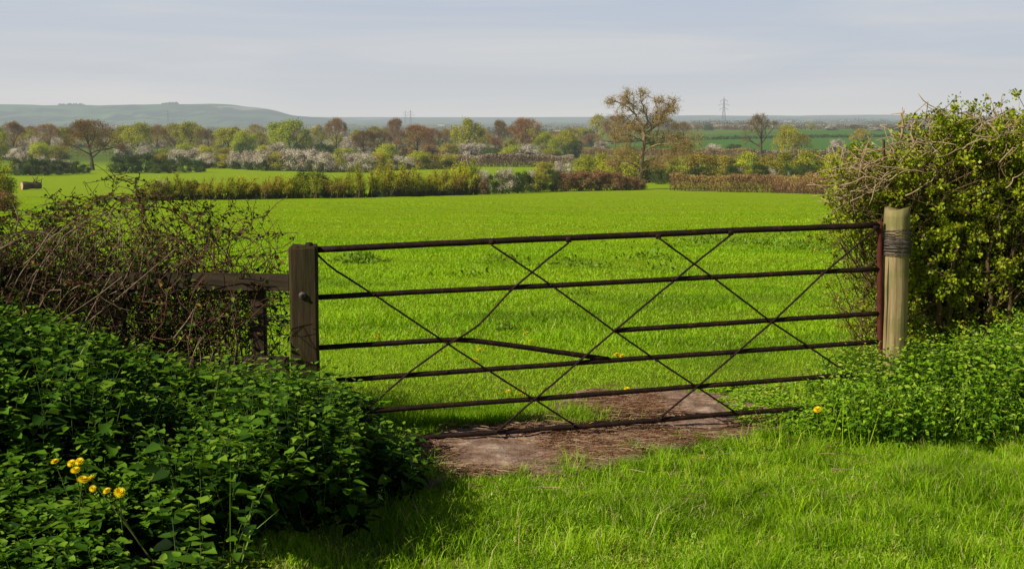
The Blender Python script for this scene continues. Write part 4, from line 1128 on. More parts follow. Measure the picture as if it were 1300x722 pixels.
# --- hawthorn hedge right
def haw_px_top(px): return np.interp(px, [1040, 1052, 1075, 1100, 1125, 1145, 1165, 1190, 1215, 1240, 1270, 1300, 1400, 1600], [238, 216, 204, 198, 186, 160, 146, 142, 134, 142, 138, 141, 140, 150])
def build_hawthorn(name, box_, topf, leftf, nstem, ntwig, nclust, label, seed, cut=True, ivy=True, y_front=9.35):
    rng = np.random.default_rng(seed); x0, x1, y0, y1 = box_
    root = empty(name, ((x0 + x1) / 2, (y0 + y1) / 2, float(H((x0 + x1) / 2, (y0 + y1) / 2)))); O = np.array(root.location)
    # stems
    n = nstem; sx = rng.uniform(x0 + (.75 if cut else .25), x1, n); sy = rng.uniform(y0 + .25, y1 - .2, n)
    if cut: sx[:3] = (2.80, 2.86, 3.3); sy[:3] = (9.75, 9.95, 9.8)
    B = np.stack([sx, sy, H(sx, sy) - .1], 1); E = B + np.stack([rng.normal(size=n) * .35, rng.normal(size=n) * .25, np.zeros(n)], 1); E[:, 2] = topf(E[:, 0], E[:, 1]) * rng.uniform(.75, .97, n)
    SP_ = arc_twigs(rng, B, E, 9, .08, .02)
    g = Geo(); add_tubes(g, SP_ - O, rng.uniform(.014, .030, n)[:, None] * np.linspace(1, .3, 9)[None], 7)
    # branches to targets filling the volume
    def target(m):
        x = rng.uniform(x0, x1, m); y = y0 + (y1 - y0) * rng.random(m) ** 2.2
        if cut: x = np.maximum(x, x0 + (y - y0) * .30 + rng.random(m) * .12)
        lo = leftf(x, y); hi = topf(x, y)
        q = rng.random(m); z = lo + (hi - lo) * np.where(rng.random(m) < .35, .8 + .2 * q, q)
        return np.stack([x, y, z], 1)
    m = ntwig; tg = target(m); si = rng.integers(0, n, m); best = si.copy(); bd = np.full(m, 1e9)
    for _ in range(6):
        c_ = rng.integers(0, n, m); dd = np.linalg.norm(SP_[c_, 4] - tg, axis=1); up = dd < bd; best[up] = c_[up]; bd[up] = dd[up]
    kk = np.clip(((tg[:, 2] - .2) / 2.0 * 8).astype(int) - rng.integers(0, 3, m), 1, 7)
    st = SP_[best, kk]; TW = arc_twigs(rng, st, tg, 8, .13, .03)
    add_tubes(g, TW - O, rng.uniform(.0035, .0075, m)[:, None] * np.linspace(1, .3, 8)[None], 5)
    m2 = ntwig * 4; i2 = rng.integers(0, m, m2); k2 = rng.integers(3, 8, m2); s2 = TW[i2, k2]; e2 = s2 + rdir(m2, rng) * rng.uniform(.05, .22, m2)[:, None] + np.array([0, -.02, .02])
    T2 = arc_twigs(rng, s2, e2, 5, .12, .04); add_tubes(g, T2 - O, np.linspace(.0030, .0014, 5)[None], 4)
    g.build('branch', M['haw_bark'], root)
    # leaf rosettes
    a = rng.random(nclust); C = np.where((a < .75)[:, None], T2[rng.integers(0, m2, nclust), rng.integers(1, 5, nclust)], TW[rng.integers(0, m, nclust), rng.integers(3, 8, nclust)])
    dens = vnoise(C[:, 0] + C[:, 1], C[:, 2], 3.4, 7)
    dens2 = vnoise(C[:, 0] * 1.0 + C[:, 1] * .7, C[:, 2], 9., 17); keep = dens * .5 + dens2 * .6 + rng.random(nclust) * .12 > .52; C = C[keep]
    if cut:
        kp = np.ones(len(C)); kp[(C[:, 2] > 1.45) & (C[:, 0] < C[:, 1] * .297)] = .55; kp[(C[:, 0] > C[:, 1] * .315) & (C[:, 2] > .45) & (C[:, 2] < 1.45)] = .6
        ppx = 650 + C[:, 0] / C[:, 1] * F; kp[(ppx < 1118) & (C[:, 2] < 1.2)] = .10; kp[(ppx < 1085) & (C[:, 2] < 1.0)] = 0
        C = C[rng.random(len(C)) < kp]
    nc = len(C); C = C + 0 * np.array([-.03, -.04, .02]) * rng.random((nc, 1)) * 2
    per = 8; Pn = np.repeat(C, per, 0) + rng.normal(size=(nc * per, 3)) * .014
    ct = np.repeat(rng.random(nc), per) * .55 + rng.random(nc * per) * .45
    L = rng.uniform(.013, .030, nc * per); g = Geo()
    leaves(g, Pn - O, nrm(rdir(nc * per, rng) + np.array([0, 0, .25])), nrm(rdir(nc * per, rng) + np.array([-.3, -.3, .6])), L, L * .85, ct, .15, False)
    g.build('foliage', M['haw_leaf'], root)
    if cut:   # pale flailed branch ends along the top
        g = Geo()
        cl = [[(1143, 178), (1146, 158), (1144, 145), (1148, 142)], [(1160, 188), (1156, 168), (1162, 152)], [(1082, 200), (1110, 212), (1150, 214), (1178, 222)], [(1096, 214), (1120, 200), (1148, 196)], [(1058, 212), (1088, 206), (1120, 209)],
              [(1068, 236), (1100, 224), (1136, 230)], [(1120, 236), (1140, 220), (1170, 214)], [(1205, 175), (1216, 160), (1214, 146)], [(1222, 190), (1240, 178), (1262, 176), (1280, 170)], [(1238, 166), (1252, 154), (1270, 150)],
              [(1180, 200), (1196, 184), (1206, 176)], [(1268, 206), (1284, 190), (1296, 184)], [(1150, 250), (1176, 236), (1190, 220)], [(1086, 186), (1100, 196), (1108, 206)], [(1126, 178), (1134, 190), (1138, 206)], [(1276, 240), (1290, 226), (1304, 214)]]
        for k, q in enumerate(cl):
            D = 9.38 + .1 * math.sin(k * 2.1); A = np.array([at(x, y, D) for x, y in q]); s = np.linspace(0, len(A) - 1, 8); A = np.stack([np.interp(s, np.arange(len(A)), A[:, j]) for j in range(3)], 1) + rng.normal(size=(8, 3)) * .006
            if k < 99:
                g1 = Geo(); add_tubes(g1, A - O, np.linspace(.0060, .0034, 8)[None] * (1.5 if k < 2 else .85), 6, True); g1.build('cut_branch', M['haw_cut'], root)
            else: add_tubes(g, A - O, np.linspace(.0050, .0030, 8)[None] * .8, 6, True)
        m = 420; px = np.where(rng.random(420) < .65, rng.uniform(1055, 1190, 420), rng.uniform(1190, 1330, 420)); D = rng.uniform(9.3, 9.9, m); py = haw_px_top(px) + rng.uniform(2, 55, m)
        st = np.array([at(a_, b_, c_) for a_, b_, c_ in zip(px, py, D)]); en = st + rdir(m, rng) * rng.uniform(.06, .26, m)[:, None] * np.array([1.2, .5, .8])
        add_tubes(g, arc_twigs(rng, st, en, 5, .1, .03) - O, rng.uniform(.0016, .0034, m)[:, None] * np.ones((1, 5)), 5, True)
        # the bigger limbs low down by the post
        gl_ = g; g = Geo()
        for q, r in (([(1194, 420), (1190, 380), (1184, 345), (1176, 320), (1172, 290)], .022), ([(1145, 412), (1165, 398), (1190, 384), (1204, 380)], .012), ([(1204, 420), (1206, 370), (1212, 330), (1225, 290)], .017), ([(1250, 430), (1258, 380), (1252, 330), (1268, 280)], .019), ([(1282, 430), (1280, 370), (1290, 310)], .017)):
            A = np.array([at(x, y, 9.62) for x, y in q]); s = np.linspace(0, len(A) - 1, 12); A = np.stack([np.interp(s, np.arange(len(A)), A[:, j]) for j in range(3)], 1) + rng.normal(size=(12, 3)) * .007
            add_tubes(g, A - O, np.linspace(r, r * .6, 12)[None], 8, True)
        g.build('limb', M['haw_bark'], root); gl_.build('twig', M['haw_cut'], root)['kind'] = 'stuff'
    if ivy:
        g = Geo(); m = 2600; P = np.stack([rng.uniform(3.1, 4.6, m), rng.uniform(9.75, 10.4, m), rng.uniform(.5, 1.75, m)], 1)
        P = P[(vnoise(P[:, 0], P[:, 2], 3., 9) > .42)]; m = len(P); L = rng.uniform(.03, .055, m)
        leaves(g, P - O, nrm(rdir(m, rng) + np.array([0, 0, -.5])), nrm(rdir(m, rng) * .6 + np.array([-.3, -.9, .4])), L, L * .95, rng.random(m), .08, True); g.build('ivy', M['ivy'], root)
    tag(root, label, 'hedge')
    return root
def haw_top(x, y):
    px = 650 + x / np.maximum(y, 1) * F
    z = CAMZ - (haw_px_top(px) - EYE) / F * y
    return np.minimum(z, CAMZ - (haw_px_top(px) + 6 - EYE) / F * 10.3) - .25 * sstep(11.2, 12.6, y)
def haw_low(x, y):
    # left flank is undercut: branches overhang behind the post
    px = 650 + x / np.maximum(y, 1) * F
    return .25 + 1.0 * sstep(1150, 1100, px)
build_hawthorn('hawthorn_hedge', (2.12, 5.4, 9.45, 12.2), haw_top, haw_low, 46, 1700, 62000, 'big bushy hawthorn hedge in fresh leaf behind the round post', 31)
# thin outer sprays left of the post, seen through the gate
def build_spray():
    rng = np.random.default_rng(55)
    root = empty('hawthorn_sapling', (2.45, 10.2, float(H(2.45, 10.2)))); O = np.array(root.location)
    n = 55; px = rng.uniform(1050, 1118, n); py = rng.uniform(255, 452, n); px = np.where(py < 330, np.maximum(px, 1062 + (py - 255) * -.1), px)
    D = rng.uniform(9.7, 10.8, n); E = np.array([at(a, b, c_) for a, b, c_ in zip(px, py, D)])
    S_ = np.stack([rng.uniform(2.45, 2.95, n), rng.uniform(9.9, 10.5, n), E[:, 2] * rng.uniform(.2, .8, n)], 1)
    P = arc_twigs(rng, S_, E, 8, .12, .04); g = Geo(); add_tubes(g, P - O, np.linspace(.0045, .0016, 8)[None], 5)
    st = np.array([[2.55, 10.2, -.1], [2.7, 10.1, -.1]]); en = np.array([[2.6, 10.2, 1.2], [2.75, 10.15, 1.4]]); add_tubes(g, arc_twigs(rng, st, en, 9, .05, .02) - O, np.linspace(.02, .008, 9)[None], 7)
    m2 = 480; s2 = P[rng.integers(0, n, m2), rng.integers(3, 8, m2)]; e2 = s2 + rdir(m2, rng) * rng.uniform(.04, .16, m2)[:, None]; T2 = arc_twigs(rng, s2, e2, 5, .12, .04); add_tubes(g, T2 - O, .0016, 4)
    g.build('branch', M['haw_bark'], root)
    nc = 750; C = T2[rng.integers(0, m2, nc), rng.integers(1, 5, nc)]; per = 6; Pn = np.repeat(C, per, 0) + rng.normal(size=(nc * per, 3)) * .009; L = rng.uniform(.010, .022, nc * per)
    g = Geo(); leaves(g, Pn - O, rdir(nc * per, rng), nrm(rdir(nc * per, rng) + np.array([-.3, -.3, .6])), L, L * .85, rng.random(nc * per), .15); g.build('foliage', M['haw_leaf'], root)
    tag(root, 'thin young hawthorn sprays showing through the latch end of the gate', 'sapling')
build_spray()
# unseen tall hedge shrub added outside the frame on the left to shade the nettles
build_hawthorn('shade_hawthorn', (-7.4, -5.3, 5.2, 8.9), lambda x, y: 3.8 + .7 * (vnoise(x, y, 1.2) - .5), lambda x, y: .3 + 0 * x, 30, 900, 17000, 'unseen tall leafy hawthorn added left of the nettle bank for shade', 91, False, False)

# ------------------------------------------------------------------ nettles and weeds
def nettle_bed(name, X, Yy, h, mat, label, rng, leafL=.07, stalk=True, kind_drop=.5):
    n = len(X); Z = H(X, Yy); g = Geo()
    lean = np.stack([rng.normal(size=n) * .30, rng.normal(size=n) * .30, np.ones(n)], 1)
    psz = rng.uniform(.7, 1.2, n); ptn = rng.normal(size=n) * .13; lean = nrm(lean)
    B = np.stack([X, Yy, Z - .01], 1)
    nodes = 9; az0 = rng.random(n) * 6.28
    for k in range(nodes):
        f = 1 - k * .095; 
        P = B + lean * (h * f)[:, None]
        sz = leafL * np.interp(k, [0, 1, 3, 8], [.35, .65, 1.0, .85]) * rng.uniform(.65, 1.25, n) * psz
        for s in (0, 1):
            a = az0 + k * math.pi / 2 + s * math.pi + rng.normal(size=n) * .25
            dz = np.interp(k, [0, 2, 8], [.55, .05, -.35]) + rng.normal(size=n) * .22
            ax = np.stack([np.cos(a), np.sin(a), dz], 1)
            nn = np.stack([np.cos(a) * -dz, np.sin(a) * -dz, np.ones(n)], 1) + rng.normal(size=(n, 3)) * .25
            ti = np.clip(.82 - k * .10 + ptn + rng.normal(size=n) * .20, 0, 1)  # lower leaves tinted darker: shade painted down the stalk, highlights at the top
            leaves(g, P + nrm(ax) * .008, ax, nn, sz, sz * .72, ti, .14, True)
    root = g.build(name, mat); tag(root, label, 'nettles', kind='stuff')
    if stalk:
        g = Geo(); add_tubes(g, np.stack([B, B + lean * (h * .5)[:, None], B + lean * h[:, None] * .94], 1), np.array([[.0024, .0020, .0010]]), 4, tint=rng.random(n) * .3)
        g.build('stalk', M['stalk'], root)['kind'] = 'stuff'
    return root

rng = np.random.default_rng(61)
n = 4500; X = rng.uniform(-4.4, -.45, n); Yy = rng.uniform(5.0, 8.75, n)
edge = -.62 - .22 * (vnoise(Yy, Yy * 0, 1.3, 1) - .5) - .55 * sstep(7.1, 5.6, Yy) - .45 * sstep(8.1, 8.7, Yy)
ok = (X < edge) & ~((X > -1.45) & (Yy > 8.27)) & (vnoise(X, Yy, 2.4, 3) > .24); X = X[ok]; Yy = Yy[ok]
hh = rng.uniform(.24, .55, len(X)) * (.45 + 1.15 * vnoise(X, Yy, 2.6, 5)) * np.interp(X, [-3.2, -2.0, -1.2, -.7], [1.25, .95, .95, .75]) * np.interp(Yy, [7.6, 8.6], [1, .9])
PX = 650 + X / Yy * F
line = np.interp(PX, [-300, 0, 60, 100, 200, 300, 370, 405, 470, 510, 540], [388, 390, 402, 416, 444, 455, 455, 462, 478, 512, 575]) + rng.normal(size=len(X)) * 6 + 14 * (vnoise(X, Yy, 3., 2) - .5)
front_ = (Yy < 6.2) & (PX < 215)
zcap = CAMZ - (line - EYE) / F * Yy; zcap = np.where(front_, np.minimum(zcap, np.interp(Yy, [5.0, 5.8, 6.2], [.50, .54, .66]) + rng.normal(size=len(X)) * .02), zcap)
hh = np.minimum(hh, zcap - H(X, Yy)); hh = np.where(front_, np.maximum(hh, .07), hh); k_ = hh > .06; X = X[k_]; Yy = Yy[k_]; hh = hh[k_]
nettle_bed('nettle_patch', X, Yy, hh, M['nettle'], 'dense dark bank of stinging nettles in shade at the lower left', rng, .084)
g = Geo(); n = 700; X = rng.uniform(-4.2, -1.1, n); Yy = rng.uniform(5.6, 8.5, n)
ok = ((X < -.95) | (Yy > 6.6)) & ~((Yy < 6.5) & (X > -2.3) & (X < -1.2)); X = X[ok]; Yy = Yy[ok]; n = len(X); PX = 650 + X / Yy * F
zc = CAMZ - (np.interp(PX, [-300, 0, 100, 200, 370, 470, 510, 560], [380, 384, 408, 436, 450, 476, 510, 600]) - EYE) / F * Yy; hb = np.clip(zc - H(X, Yy), .05, .62) * rng.uniform(.5, 1.05, n)
blades(g, X, Yy, H(X, Yy), hb, rng.uniform(.004, .008, n), rng.uniform(.1, .8, n), np.where(rng.random(n) < .2, 1.0, rng.uniform(.1, .6, n)), rng)
tag(g.build('rank_grass', M['grass']), 'stray grass blades and dry stalks among the shaded nettles', 'grass', kind='stuff')
# right: sunlit weeds at the hedge foot
n = 3600; X = rng.uniform(1.5, 5.0, n); Yy = rng.uniform(8.3, 10.6, n)
front = np.interp(X, [1.5, 2.0, 2.4, 3.2, 5.0], [9.35, 8.75, 8.5, 8.62, 8.4])
ok = (Yy > front + .2 * (vnoise(X, X * 0, 2.) - .5)) & (vnoise(X, Yy, 2.2, 3) > .14); X = X[ok]; Yy = Yy[ok]
hh = rng.uniform(.30, .62, len(X)) * (.7 + .6 * vnoise(X, Yy, 1.6, 5)) * np.interp(X, [1.5, 1.8, 2.1, 3.6], [.4, .65, 1.1, 1.5])
PX = 650 + X / Yy * F
line = np.interp(PX, [940, 1000, 1045, 1066, 1088, 1150, 1200, 1300, 1500], [540, 530, 508, 455, 440, 434, 422, 405, 400]) + rng.normal(size=len(X)) * 7
hh = hh * np.interp(Yy - np.interp(X, [1.5, 2.0, 2.4, 3.2, 5.0], [9.35, 8.75, 8.5, 8.62, 8.4]), [0, .15, .7], [.45, .75, 1.1]) * (.65 + .9 * vnoise(X, Yy, 4.5, 15))
hh = np.maximum(.08, np.minimum(hh, CAMZ - (line - EYE) / F * Yy - H(X, Yy)))
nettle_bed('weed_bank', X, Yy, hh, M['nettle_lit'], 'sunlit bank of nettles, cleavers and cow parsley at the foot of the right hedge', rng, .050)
# cleavers / parsley fluff: many small leaves
def fluff(name, x0, x1, y0, y1, n, hmax, mat, label, L, frontf=None):
    g = Geo(); X = rng.uniform(x0, x1, n); Y_ = rng.uniform(y0, y1, n)
    if frontf is not None:
        ok = frontf(X, Y_); X = X[ok]; Y_ = Y_[ok]
    m = len(X); Z = H(X, Y_) + hmax * rng.random(m) ** .7 * (.5 + .7 * vnoise(X, Y_, 3., 6))
    P = np.stack([X, Y_, Z], 1); l = L * rng.uniform(.5, 1.3, m)
    leaves(g, P, nrm(rdir(m, rng) + np.array([0, 0, .2])), nrm(rdir(m, rng) * .7 + np.array([-.2, -.3, .8])), l, l * .34, rng.random(m), .1)
    o = g.build(name, mat); tag(o, label, 'weeds', kind='stuff')
fluff('cleavers', 1.7, 5.0, 8.35, 9.9, 34000, .46, M['nettle_lit'], 'feathery pale green cleavers woven through the right bank', .034, lambda X, Y_: (Y_ > np.interp(X, [1.5, 2.0, 2.4, 3.2, 5.0], [9.35, 8.85, 8.5, 8.6, 8.4])) & (650 + X / Y_ * F > 1055))
def off_track(X, Y_):
    gl_ = GA[1] + (X - GA[0]) / (GB[0] - GA[0]) * (GB[1] - GA[1])
    return ~inside(TRACK, X, Y_) & (Y_ < gl_ - .1) & (vnoise(X, Y_, 1.9, 27) > .55)
fluff('clover', -.6, 3.9, 5.7, 8.7, 30000, .045, M['nettle_lit'], 'low clover and dandelion leaves patched through the verge', .022, off_track)
# long grass stalks on the right bank
n = 1700; X = rng.uniform(1.95, 4.8, n); Yy = rng.uniform(8.6, 10.0, n); g = Geo()
blades(g, X, Yy, H(X, Yy), rng.uniform(.22, .62, n), rng.uniform(.003, .007, n), rng.uniform(.2, .9, n), rng.uniform(.3, 1, n), rng)
tag(g.build('long_grass', M['grass']), 'long pale grass stalks among the weeds on the right bank', 'grass', kind='stuff')

# ------------------------------------------------------------------ grass
def track_mask(x, y):
    wx = x + (vnoise(x, y, 2.6, 5) - .5) * .30; wy = y + (vnoise(x, y, 2.6, 6) - .5) * .30
    return inside(TRACK, wx, wy)
TRACKB = TRACK
def verge():
    g = Geo(); n = 300000
    y = rng.uniform(5.4, 9.2, n); x = rng.uniform(-1.6, 3.9, n)
    tm = track_mask(x, y)
    lush = np.clip(vnoise(x, y, 1.5, 8) * .55 + vnoise(x, y, 5.5, 18) * .6 - .07, 0, 1); dry = vnoise(x, y, 2.4, 9) * .6 + vnoise(x, y, 7., 19) * .4
    gl = GA[1] + (x - GA[0]) / (GB[0] - GA[0]) * (GB[1] - GA[1])
    keep = (~tm | (rng.random(n) < .02 + .5 * sstep(.66, .8, vnoise(x, y, 3.3, 31)))) & ((y < gl - .25) | (x > 2.0)) & (x > -1.0 - .2 * (y < 6.5)) & (rng.random(n) < .12 + 1.1 * lush)
    x = x[keep]; y = y[keep]; lush = lush[keep]; dry = dry[keep]; m = len(x)
    near_right = sstep(1.5, 2.6, x) * sstep(7.0, 8.3, y)
    h = (.024 + .085 * lush ** 2.0 + .09 * near_right * lush) * rng.uniform(.5, 1.4, m)
    ti = np.clip(.50 + .9 * (dry - .5) + .5 * (.5 - lush) + rng.normal(size=m) * .18, 0, 1); ti[rng.random(m) < .07] = 1
    blades(g, x, y, H(x, y) - .003, h, rng.uniform(.0028, .0060, m), rng.uniform(.15, 1.0, m), ti, rng)
    # tussocks and runners on the edge of the bare earth
    nc = 420; cx = rng.uniform(-.7, 3.9, nc); cy = rng.uniform(5.6, 8.9, nc); cw = rng.uniform(.03, .10, nc)
    e_ = 130; te = rng.integers(0, len(TRACK), e_); f_ = rng.random(e_)[:, None]; ep = TRACK[te] * (1 - f_) + TRACK[(te + 1) % len(TRACK)] * f_ + rng.normal(size=(e_, 2)) * .09
    ep = ep[(ep[:, 1] < 9.6) & (ep[:, 0] > -.7)]
    cx = np.concatenate([cx, ep[:, 0]]); cy = np.concatenate([cy, ep[:, 1]]); cw = np.concatenate([cw, rng.uniform(.02, .06, len(ep))]); nc = len(cx)
    ct = rng.normal(size=nc) * .14 + .42; chh = rng.uniform(.05, .14, nc) * (1 + .5 * (rng.random(nc) < .15)); chh[-len(ep):] *= .75
    ok = ~track_mask(cx, cy) | (np.arange(nc) >= nc - len(ep)); glc = GA[1] + (cx - GA[0]) / (GB[0] - GA[0]) * (GB[1] - GA[1]); ok &= (cy < glc - .15) | (cx > 2) | (cy > glc + .1)
    k = np.repeat(np.arange(nc)[ok], 90); m = len(k)
    x = cx[k] + rng.normal(size=m) * cw[k]; y = cy[k] + rng.normal(size=m) * cw[k]
    blades(g, x, y, H(x, y), chh[k] * rng.uniform(.5, 1.3, m), rng.uniform(.003, .0065, m), rng.uniform(.2, 1.1, m), np.clip(ct[k] + rng.normal(size=m) * .13 + (rng.random(m) < .05) * .6, 0, 1), rng)
    tag(g.build('verge_grass', M['grass']), 'rough sunlit verge grass in front of the gate', 'grass', kind='stuff')
verge()
def field_grass():
    g = Geo()
    for (y0, y1, n, wmin, hmin) in ((8.6, 13, 190000, .0045, .05), (13, 22, 190000, .0085, .075), (22, 40, 160000, .015, .07), (40, 75, 80000, .030, .06), (75, 140, 70000, .05, .05)):
        y = np.sqrt(rng.uniform(y0 ** 2, y1 ** 2, n)); x = rng.uniform(-.42, .42, n) * y
        tm = track_mask(x, y)
        lush = vnoise(x, y, .8, 12) * .5 + vnoise(x, y * 1.8, .22, 13) * .5
        keep = (~tm) & (rng.random(n) < (.45 + .7 * lush) * (1 - .8 * sstep(80, 140, y))) & ~((y < 9.0) & (x < 3) & (rng.random(n) < .3))
        x = x[keep]; y = y[keep]; lush = lush[keep]; m = len(x)
        gl = (GA[1] + (x - GA[0]) / (GB[0] - GA[0]) * (GB[1] - GA[1]))
        ok = y > gl + .12; x = x[ok]; y = y[ok]; lush = lush[ok]; m = len(x)
        h = (hmin * .5 + hmin * .8 * lush ** 2) * rng.uniform(.6, 1.4, m) * (1 + .9 * sstep(.75, .95, vnoise(x, y, .9, 20)))
        dk = sstep(.62, .75, vnoise(x, y * 1.5, .55, 21))
        ti = np.clip(.52 + .25 * (vnoise(x, y, .35, 14) - .5) - (.22 if y0 < 20 else .10) * dk + rng.normal(size=m) * (.15 if y0 < 12 else .09 if y0 < 20 else .03), 0, .95); ti[rng.random(m) < (.012 if y0 < 20 else 0)] = 1
        blades(g, x, y, H(x, y) - .005, h, rng.uniform(.8, 1.5, m) * wmin, rng.uniform(.3, 1.1, m), ti, rng)
    # tall tuft inside the gateway
    n = 9000; px = rng.uniform(640, 775, n); py = 545 - (px - 640) * .2 + rng.normal(size=n) * 8
    P = np.array([at(a, b, 9.1) for a, b in zip(px[:1], py[:1])])
    n = 14000; x = rng.normal(size=n) * .34 - .05; y = np.abs(rng.normal(size=n)) * .3 + 9.15; x = np.where(rng.random(n) < .3, rng.normal(size=n) * .09 + .45, x)
    ok = ~track_mask(x + .1, y) | (rng.random(n) < .3); x = x[ok]; y = y[ok]; n = len(x)
    blades(g, x, y, H(x, y), rng.uniform(.05, .15, n), rng.uniform(.004, .007, n), rng.uniform(.1, .7, n), np.clip(.4 + rng.normal(size=n) * .18, 0, 1), rng)
    tag(g.build('pasture_grass', M['grass']), 'bright green pasture grass beyond the gate', 'grass', kind='stuff')
field_grass()
# dark weedy patches in the pasture
g = Geo()
for (px, py, w, n, hgt) in ((960, 312, 110, 2600, .16), (1035, 318, 60, 1200, .18), (830, 330, 40, 420, .12), (740, 338, 40, 420, .12), (455, 333, 30, 700, .16), (640, 332, 34, 320, .12), (640, 421, 12, 260, .12), (905, 308, 40, 700, .15), (1010, 300, 50, 500, .14),
                         (450, 335, 16, 260, .14), (735, 374, 20, 160, .09), (600, 350, 30, 120, .08), (850, 345, 40, 200, .1)):
    c = ground_px(px, py); wm = w / F * c[1]
    n = int(n * .7); x = c[0] + rng.normal(size=n) * wm * .6; y = c[1] + rng.normal(size=n) * wm * .8; z = H(x, y) + rng.random(n) * hgt * np.exp(-((x - c[0]) / wm) ** 2)
    L = rng.uniform(.04, .11, n) * (1 if c[1] > 20 else .6)
    leaves(g, np.stack([x, y, z], 1), nrm(rdir(n, rng) + np.array([0, 0, .5])), nrm(rdir(n, rng) + np.array([-.3, -.3, .8])), L, L * .5, rng.random(n) * .9, .1)
tag(g.build('weed_clumps', M['weed']), 'scattered dark nettle and dock clumps in the pasture', 'weeds', kind='stuff')

# straw, dead stems on the track
g = Geo(); n = 19000; x = rng.uniform(TRACK[:, 0].min() - .2, TRACK[:, 0].max() + .2, n); y = rng.uniform(TRACK[:, 1].min() - .2, TRACK[:, 1].max() + .1, n)
ok = inside(TRACK, x, y) & (rng.random(n) < 1.5 * sstep(.28, .75, vnoise(x, y, 2.2, 2))) | (rng.random(n) < .02) & (x > -.5) ; x = x[ok]; y = y[ok]; n = len(x); a = rng.normal(size=n) * .6 + .15
A = np.stack([x, y, H(x, y) + .052 + rng.random(n) * .02], 1); L = rng.uniform(.03, .16, n)
E = A + np.stack([np.cos(a) * L, np.sin(a) * L, rng.normal(size=n) * .006], 1); Mi = (A + E) / 2 + np.stack([rng.normal(size=n) * .006, rng.normal(size=n) * .006, rng.random(n) * .008], 1)
add_tubes(g, np.stack([A, Mi, E], 1), rng.uniform(.0009, .0024, n)[:, None] * np.ones((1, 3)), 3, tint=rng.random(n))
tag(g.build('straw_litter', M['straw']), 'brown dead stems and straw strewn over the bare track', 'straw', kind='stuff')
# a few loose clods and stones
g = Geo(); n = 700; x = rng.uniform(TRACK[:, 0].min(), TRACK[:, 0].max(), n); y = rng.uniform(TRACK[:, 1].min(), TRACK[:, 1].max(), n); ok = inside(TRACK, x, y); x = x[ok]; y = y[ok]; n = len(x)
s = rng.uniform(.005, .018, n); an = np.arange(5) * 1.2566
ring = np.stack([np.cos(an), np.sin(an), np.zeros(5)], 1)[None] * s[:, None, None] * rng.uniform(.7, 1.3, (n, 5, 1)); C = np.stack([x, y, H(x, y) + .036], 1)
V = np.concatenate([C[:, None] + ring, C[:, None] + ring * .6 + np.array([0, 0, 1.]) * (s * .7)[:, None, None]], 1); i = np.arange(n)[:, None] * 10
q = np.concatenate([np.concatenate([i + j, i + (j + 1) % 5, i + 5 + (j + 1) % 5, i + 5 + j], 1) for j in range(5)]); g.add(V.reshape(-1, 3), [q, i + np.array([[5, 6, 7, 8, 9]])])
tag(g.build('gravel', M['dirt'], None, False), 'small stones and clods on the bare track', 'stones', kind='stuff')
# ------------------------------------------------------------------ dandelions
def make_dandelion():
    root = empty('dandelion', (0, 0, 0)); r = np.random.default_rng(2)
    g = Geo()
    for (n, L, el, z) in ((22, .019, .08, 0), (20, .017, .35, .002), (16, .012, .7, .004), (10, .007, 1.1, .005)):
        a = np.arange(n) * 2 * math.pi / n + r.random(n) * .2; ax = np.stack([np.cos(a), np.sin(a), np.full(n, math.tan(el))], 1); nn = np.stack([-np.cos(a) * .4, -np.sin(a) * .4, np.ones(n)], 1)
        P = np.stack([np.cos(a) * .002, np.sin(a) * .002, np.full(n, .0 + z)], 1); leaves(g, P, ax, nn, np.full(n, L), np.full(n, .0055), r.random(n), .0)
    g.build('flower', M['petal'], root)
    g = Geo(); add_tubes(g, np.array([[(.01, 0, -.16), (.004, .002, -.08), (0, 0, -.012), (0, 0, .002)]]), np.array([[.0024, .0022, .0022, .006]]), 6); g.build('stem', M['stalk'], root)
    return root
dproto = make_dandelion(); dn = []
